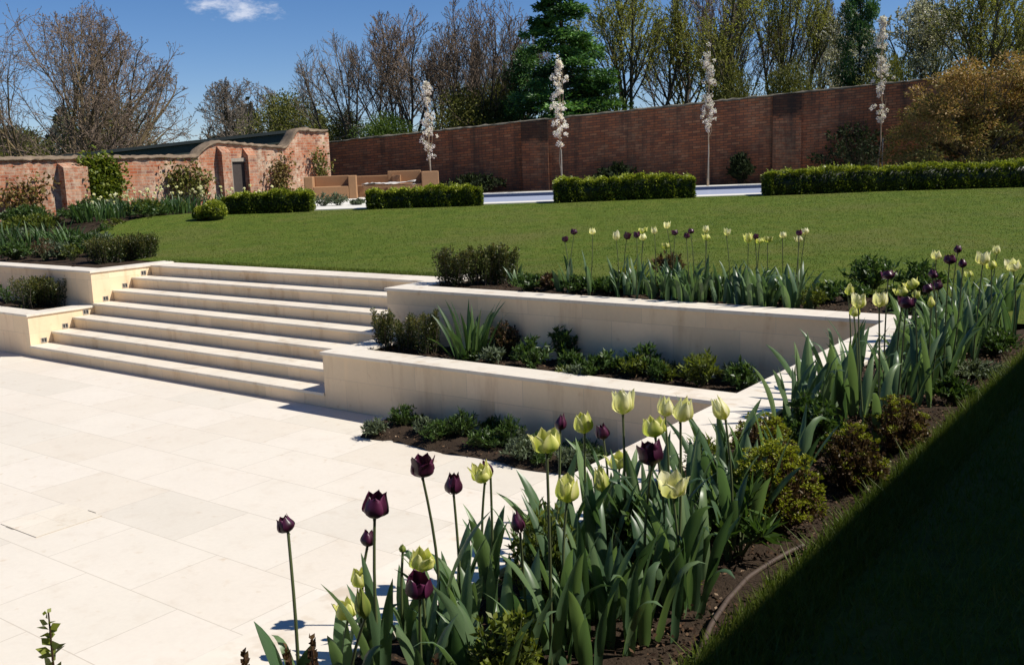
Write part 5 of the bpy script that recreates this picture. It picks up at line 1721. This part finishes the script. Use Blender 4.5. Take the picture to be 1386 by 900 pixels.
UPPER = [(765, 324, 8, 8, 'p'), (777, 314, 9, 8, 'p'), (802, 313, 8, 9, 'c'), (834, 319, 9, 13, 'c'), (848, 319, 9, 11, 'p'), (862, 318, 8, 9, 'p'), (871, 312, 11, 8, 'y'), (871, 321, 9, 10, 'c'), (886, 312, 8, 10, 'c'),
         (903, 305, 8, 10, 'c'), (914, 315, 8, 8, 'p'), (902, 333, 11, 9, 'y'), (929, 319, 8, 8, 'p'), (935, 313, 8, 7, 'p'), (955, 310, 8, 10, 'c'), (957, 321, 9, 9, 'y'), (983, 314, 8, 10, 'c'), (1013, 322, 11, 14, 'y'),
         (1022, 320, 7, 8, 'p'), (1028, 326, 11, 8, 'y'), (1039, 324, 11, 9, 'y'), (1059, 318, 9, 9, 'c'), (1081, 315, 8, 8, 'p'), (1082, 323, 10, 10, 'c'), (1090, 313, 10, 10, 'c')]


def place_tulip(spec, bed, rng, label):
    px, py, w, h, kind = spec[:5]
    state = spec[5] if len(spec) > 5 and spec[5] in ('closed', 'cup', 'open', 'wide', 'bud') else ('cup' if rng.random() < .5 else 'open')
    if bed == 'U':
        y = 1.40 + .42 * rng.random()
        head = on_y(px, py + h * .5, y)
    else:
        real = {'bud': .032, 'closed': .050, 'cup': .060, 'open': .066, 'wide': .078}[state]
        D = real * FPX / w
        lo, hi = (5.62, 6.12)
        d = ray(px, py + h * .5)
        x = np.clip((CAM + d * D / (d @ FLAT))[0], lo, hi)
        head = on_x(px, py + h * .5, x)
    D = (head - CAM) @ FW
    wd, ht = w / FPX * D, h / FPX * D
    wd = wd / {'closed': 1.0, 'cup': 1.0, 'open': 1.02, 'wide': 1.12, 'bud': .95}[state]
    if bed == 'U': wd *= 1.05; ht *= 1.05
    foot = np.array([head[0] + rng.normal() * .02, head[1] + rng.normal() * .025, 1.065])
    if bed != 'U': foot[0] = np.clip(foot[0], 5.60, 6.2)
    Hh = head[2] - foot[2]
    nl = 3 if bed == 'F' else 2
    return tulip(label, foot, head, wd, ht, kind, state, rng, nl, (.27 if px == 390 else 0) or np.clip(Hh * .72, .2, .38), TG[bed])


trng = np.random.default_rng(77)
for s in FRONT: place_tulip(s, 'F', trng, s[6])
for s in RIGHT: place_tulip(s, 'R', trng, s[6])
cnt = {}
CN = {'p': 'dark purple', 'c': 'cream', 'y': 'yellow'}
for s in UPPER:
    cnt[s[4]] = cnt.get(s[4], 0) + 1
    place_tulip(s, 'U', trng, '%s %s tulip from the left in the upper terrace bed' % (ORD[cnt[s[4]] - 1], CN[s[4]]))


def leaf_clump(label, p, n, L, w, rng, group, spread=.10, droopy=.35):
    r = root('tulip_foliage', tuple(p), 0, label, 'tulip leaves', group)
    for i in range(n):
        g = Geo()
        a = rng.random() * 6.283; q = spread * math.sqrt(rng.random())
        strap(g, [math.cos(a) * q, math.sin(a) * q, 0], a + rng.normal() * .6, L * (.7 + .5 * rng.random()), w * (.8 + .5 * rng.random()), .06 + .26 * rng.random(), .25 + .6 * rng.random(), rng.normal() * .6, 11, rng.random(), .24, 1.7 * (rng.random() < droopy), .12)
        link('leaf', g.mesh('leaf', True), MT['tulip_leaf'], r)


# flowerless tulip foliage: nothing tells one clump of a bed from the next
for i in range(42):
    y = -4.98 + 1.95 * (i + trng.random()) / 42
    x = 5.64 + .46 * trng.random()
    leaf_clump('flowerless clump of broad blue-green tulip leaves in the nearest bed', (x, y, 1.065), 5, .26 if y < -4.55 else .35, .034, trng, 'tulip leaf clumps in the nearest bed', .06, .2)
for i in range(9):
    leaf_clump('flowerless clump of broad blue-green tulip leaves in the nearest bed', (5.92 + .22 * trng.random(), -4.95 + 1.0 * (i + trng.random()) / 9, 1.065), 4, .28, .032, trng, 'tulip leaf clumps in the nearest bed', .06, .3)
for i in range(46):
    y = -2.2 + 4.1 * (i + trng.random()) / 46
    x = 5.60 + .48 * trng.random()
    leaf_clump('flowerless clump of upright tulip leaves in the right bed', (x, y, 1.065), 5, .38, .038, trng, 'tulip leaf clumps in the right bed', .08, .2)
for i in range(30):
    px = trng.choice([trng.uniform(700, 790), trng.uniform(800, 870), trng.uniform(875, 965), trng.uniform(970, 1105), trng.uniform(975, 1100)])
    q = on_y(px, 380, 1.36 + .5 * trng.random()); q[2] = 1.065
    leaf_clump('flowerless clump of tulip leaves on the upper terrace bed', q, 5, .34 if px > 870 else .26, .045, trng, 'tulip leaf clumps on the upper terrace', .09, .25)

# ------------------------------------------------------------------ hose, bark chips, grass
hp = [on_z(x, y, 1.085) for x, y in ((940, 905), (962, 850), (985, 815), (1012, 785), (1042, 765), (1068, 750), (1086, 742))]
hg = Geo()
hp = np.array(hp); tt = np.linspace(0, len(hp) - 1, 40); hp = np.stack([np.interp(tt, range(len(hp)), hp[:, k]) for k in range(3)], -1)
tube(hg, hp + np.array([0, 0, .009]), .008, 10)
tag(link('hose_pipe', hg.mesh('hose_pipe', True), MT['hose']), 'brown hose lying along the grass edge of the bed', 'hose')


def chips():
    g = Geo()
    def sc(n, x0, x1, y0, y1, z, s):
        P = np.stack([R.uniform(x0, x1, n), R.uniform(y0, y1, n), z + R.random(n) * .02], -1)
        D = R.normal(size=(n, 3)) * [1, 1, .25]
        leaves(g, P, D, s * (.5 + R.random(n)), s * .55, .1, R.random(n) ** 1.6)
    sc(16000, 5.55, 6.36, -5.6, 1.0, 1.068, .017)
    sc(4000, .4, 6.2, 1.3, 2.4, 1.068, .022)
    sc(1500, .3, 5.2, .3, .95, .515, .028)
    sc(900, 1.1, 4.4, -.6, -.02, .03, .026)
    tag(link('bark_mulch', g.mesh('bark_mulch'), MT['mulch']), kind='stuff')


chips()


def grass():
    def blades(n, x0, x1, y0, y1, hmin, hmax, wd, name, keep=None):
        P = np.stack([R.uniform(x0, x1, n), R.uniform(y0, y1, n)], -1)
        k = in_lawn(P[:, 0], P[:, 1])
        if keep is not None: k &= keep(P[:, 0], P[:, 1])
        P = P[k]
        z = lawn_z(P[:, 0], P[:, 1])
        P3 = np.column_stack([P, z - .005])
        q = project(P3)
        ok = (q[:, 2] > .3) & (q[:, 0] > -80) & (q[:, 0] < 1470) & (q[:, 1] < 1000)
        P3 = P3[ok]; n = len(P3)
        a = R.random(n) * 6.283; h = R.uniform(hmin, hmax, n)
        s = np.stack([np.cos(a), np.sin(a), np.zeros(n)], -1) * wd
        tip = P3 + np.column_stack([R.normal(size=(n, 2)) * .45 * h[:, None], h])
        V = np.stack([P3 - s, P3 + s, tip], 1).reshape(-1, 3)
        pat = .5 + .5 * np.sin(P3[:, 0] * 1.3 + 2 * np.sin(P3[:, 1] * .9)) * np.cos(P3[:, 1] * 1.1)
        mow = np.sin((P3 @ np.array([.83, -.55, 0])) * 5.2)
        pat2 = np.clip(np.sin(P3[:, 0] * .7 + 1.3 * np.sin(P3[:, 1] * .5 + 1)) * np.sin(P3[:, 1] * .8 + 2 * np.sin(P3[:, 0] * .35)) - .35, 0, 1)
        tone = np.clip(.24 + .32 * pat + .50 * pat2 + .10 * R.normal(size=n) + .07 * np.sign(mow) * np.abs(mow) ** .4, 0, 1)
        me = mesh_np(name, V, np.arange(n * 3).reshape(n, 3), np.repeat(tone, 3))
        tag(link(name, me, MT['grass']), kind='stuff')
    blades(260000, -14, 12, YT - .02, 20, .012, .027, .006, 'lawn_grass', lambda x, y: y < hedge_y(x) - .1)
    blades(60000, 6.27, 8.4, -5.6, 2.0, .025, .06, .0028, 'lawn_grass')
    blades(14000, 6.22, 6.50, -5.4, 1.2, .03, .085, .003, 'lawn_grass')
    blades(14000, -6, 5.0, YT - .03, YT + .12, .02, .05, .005, 'lawn_grass')


grass()
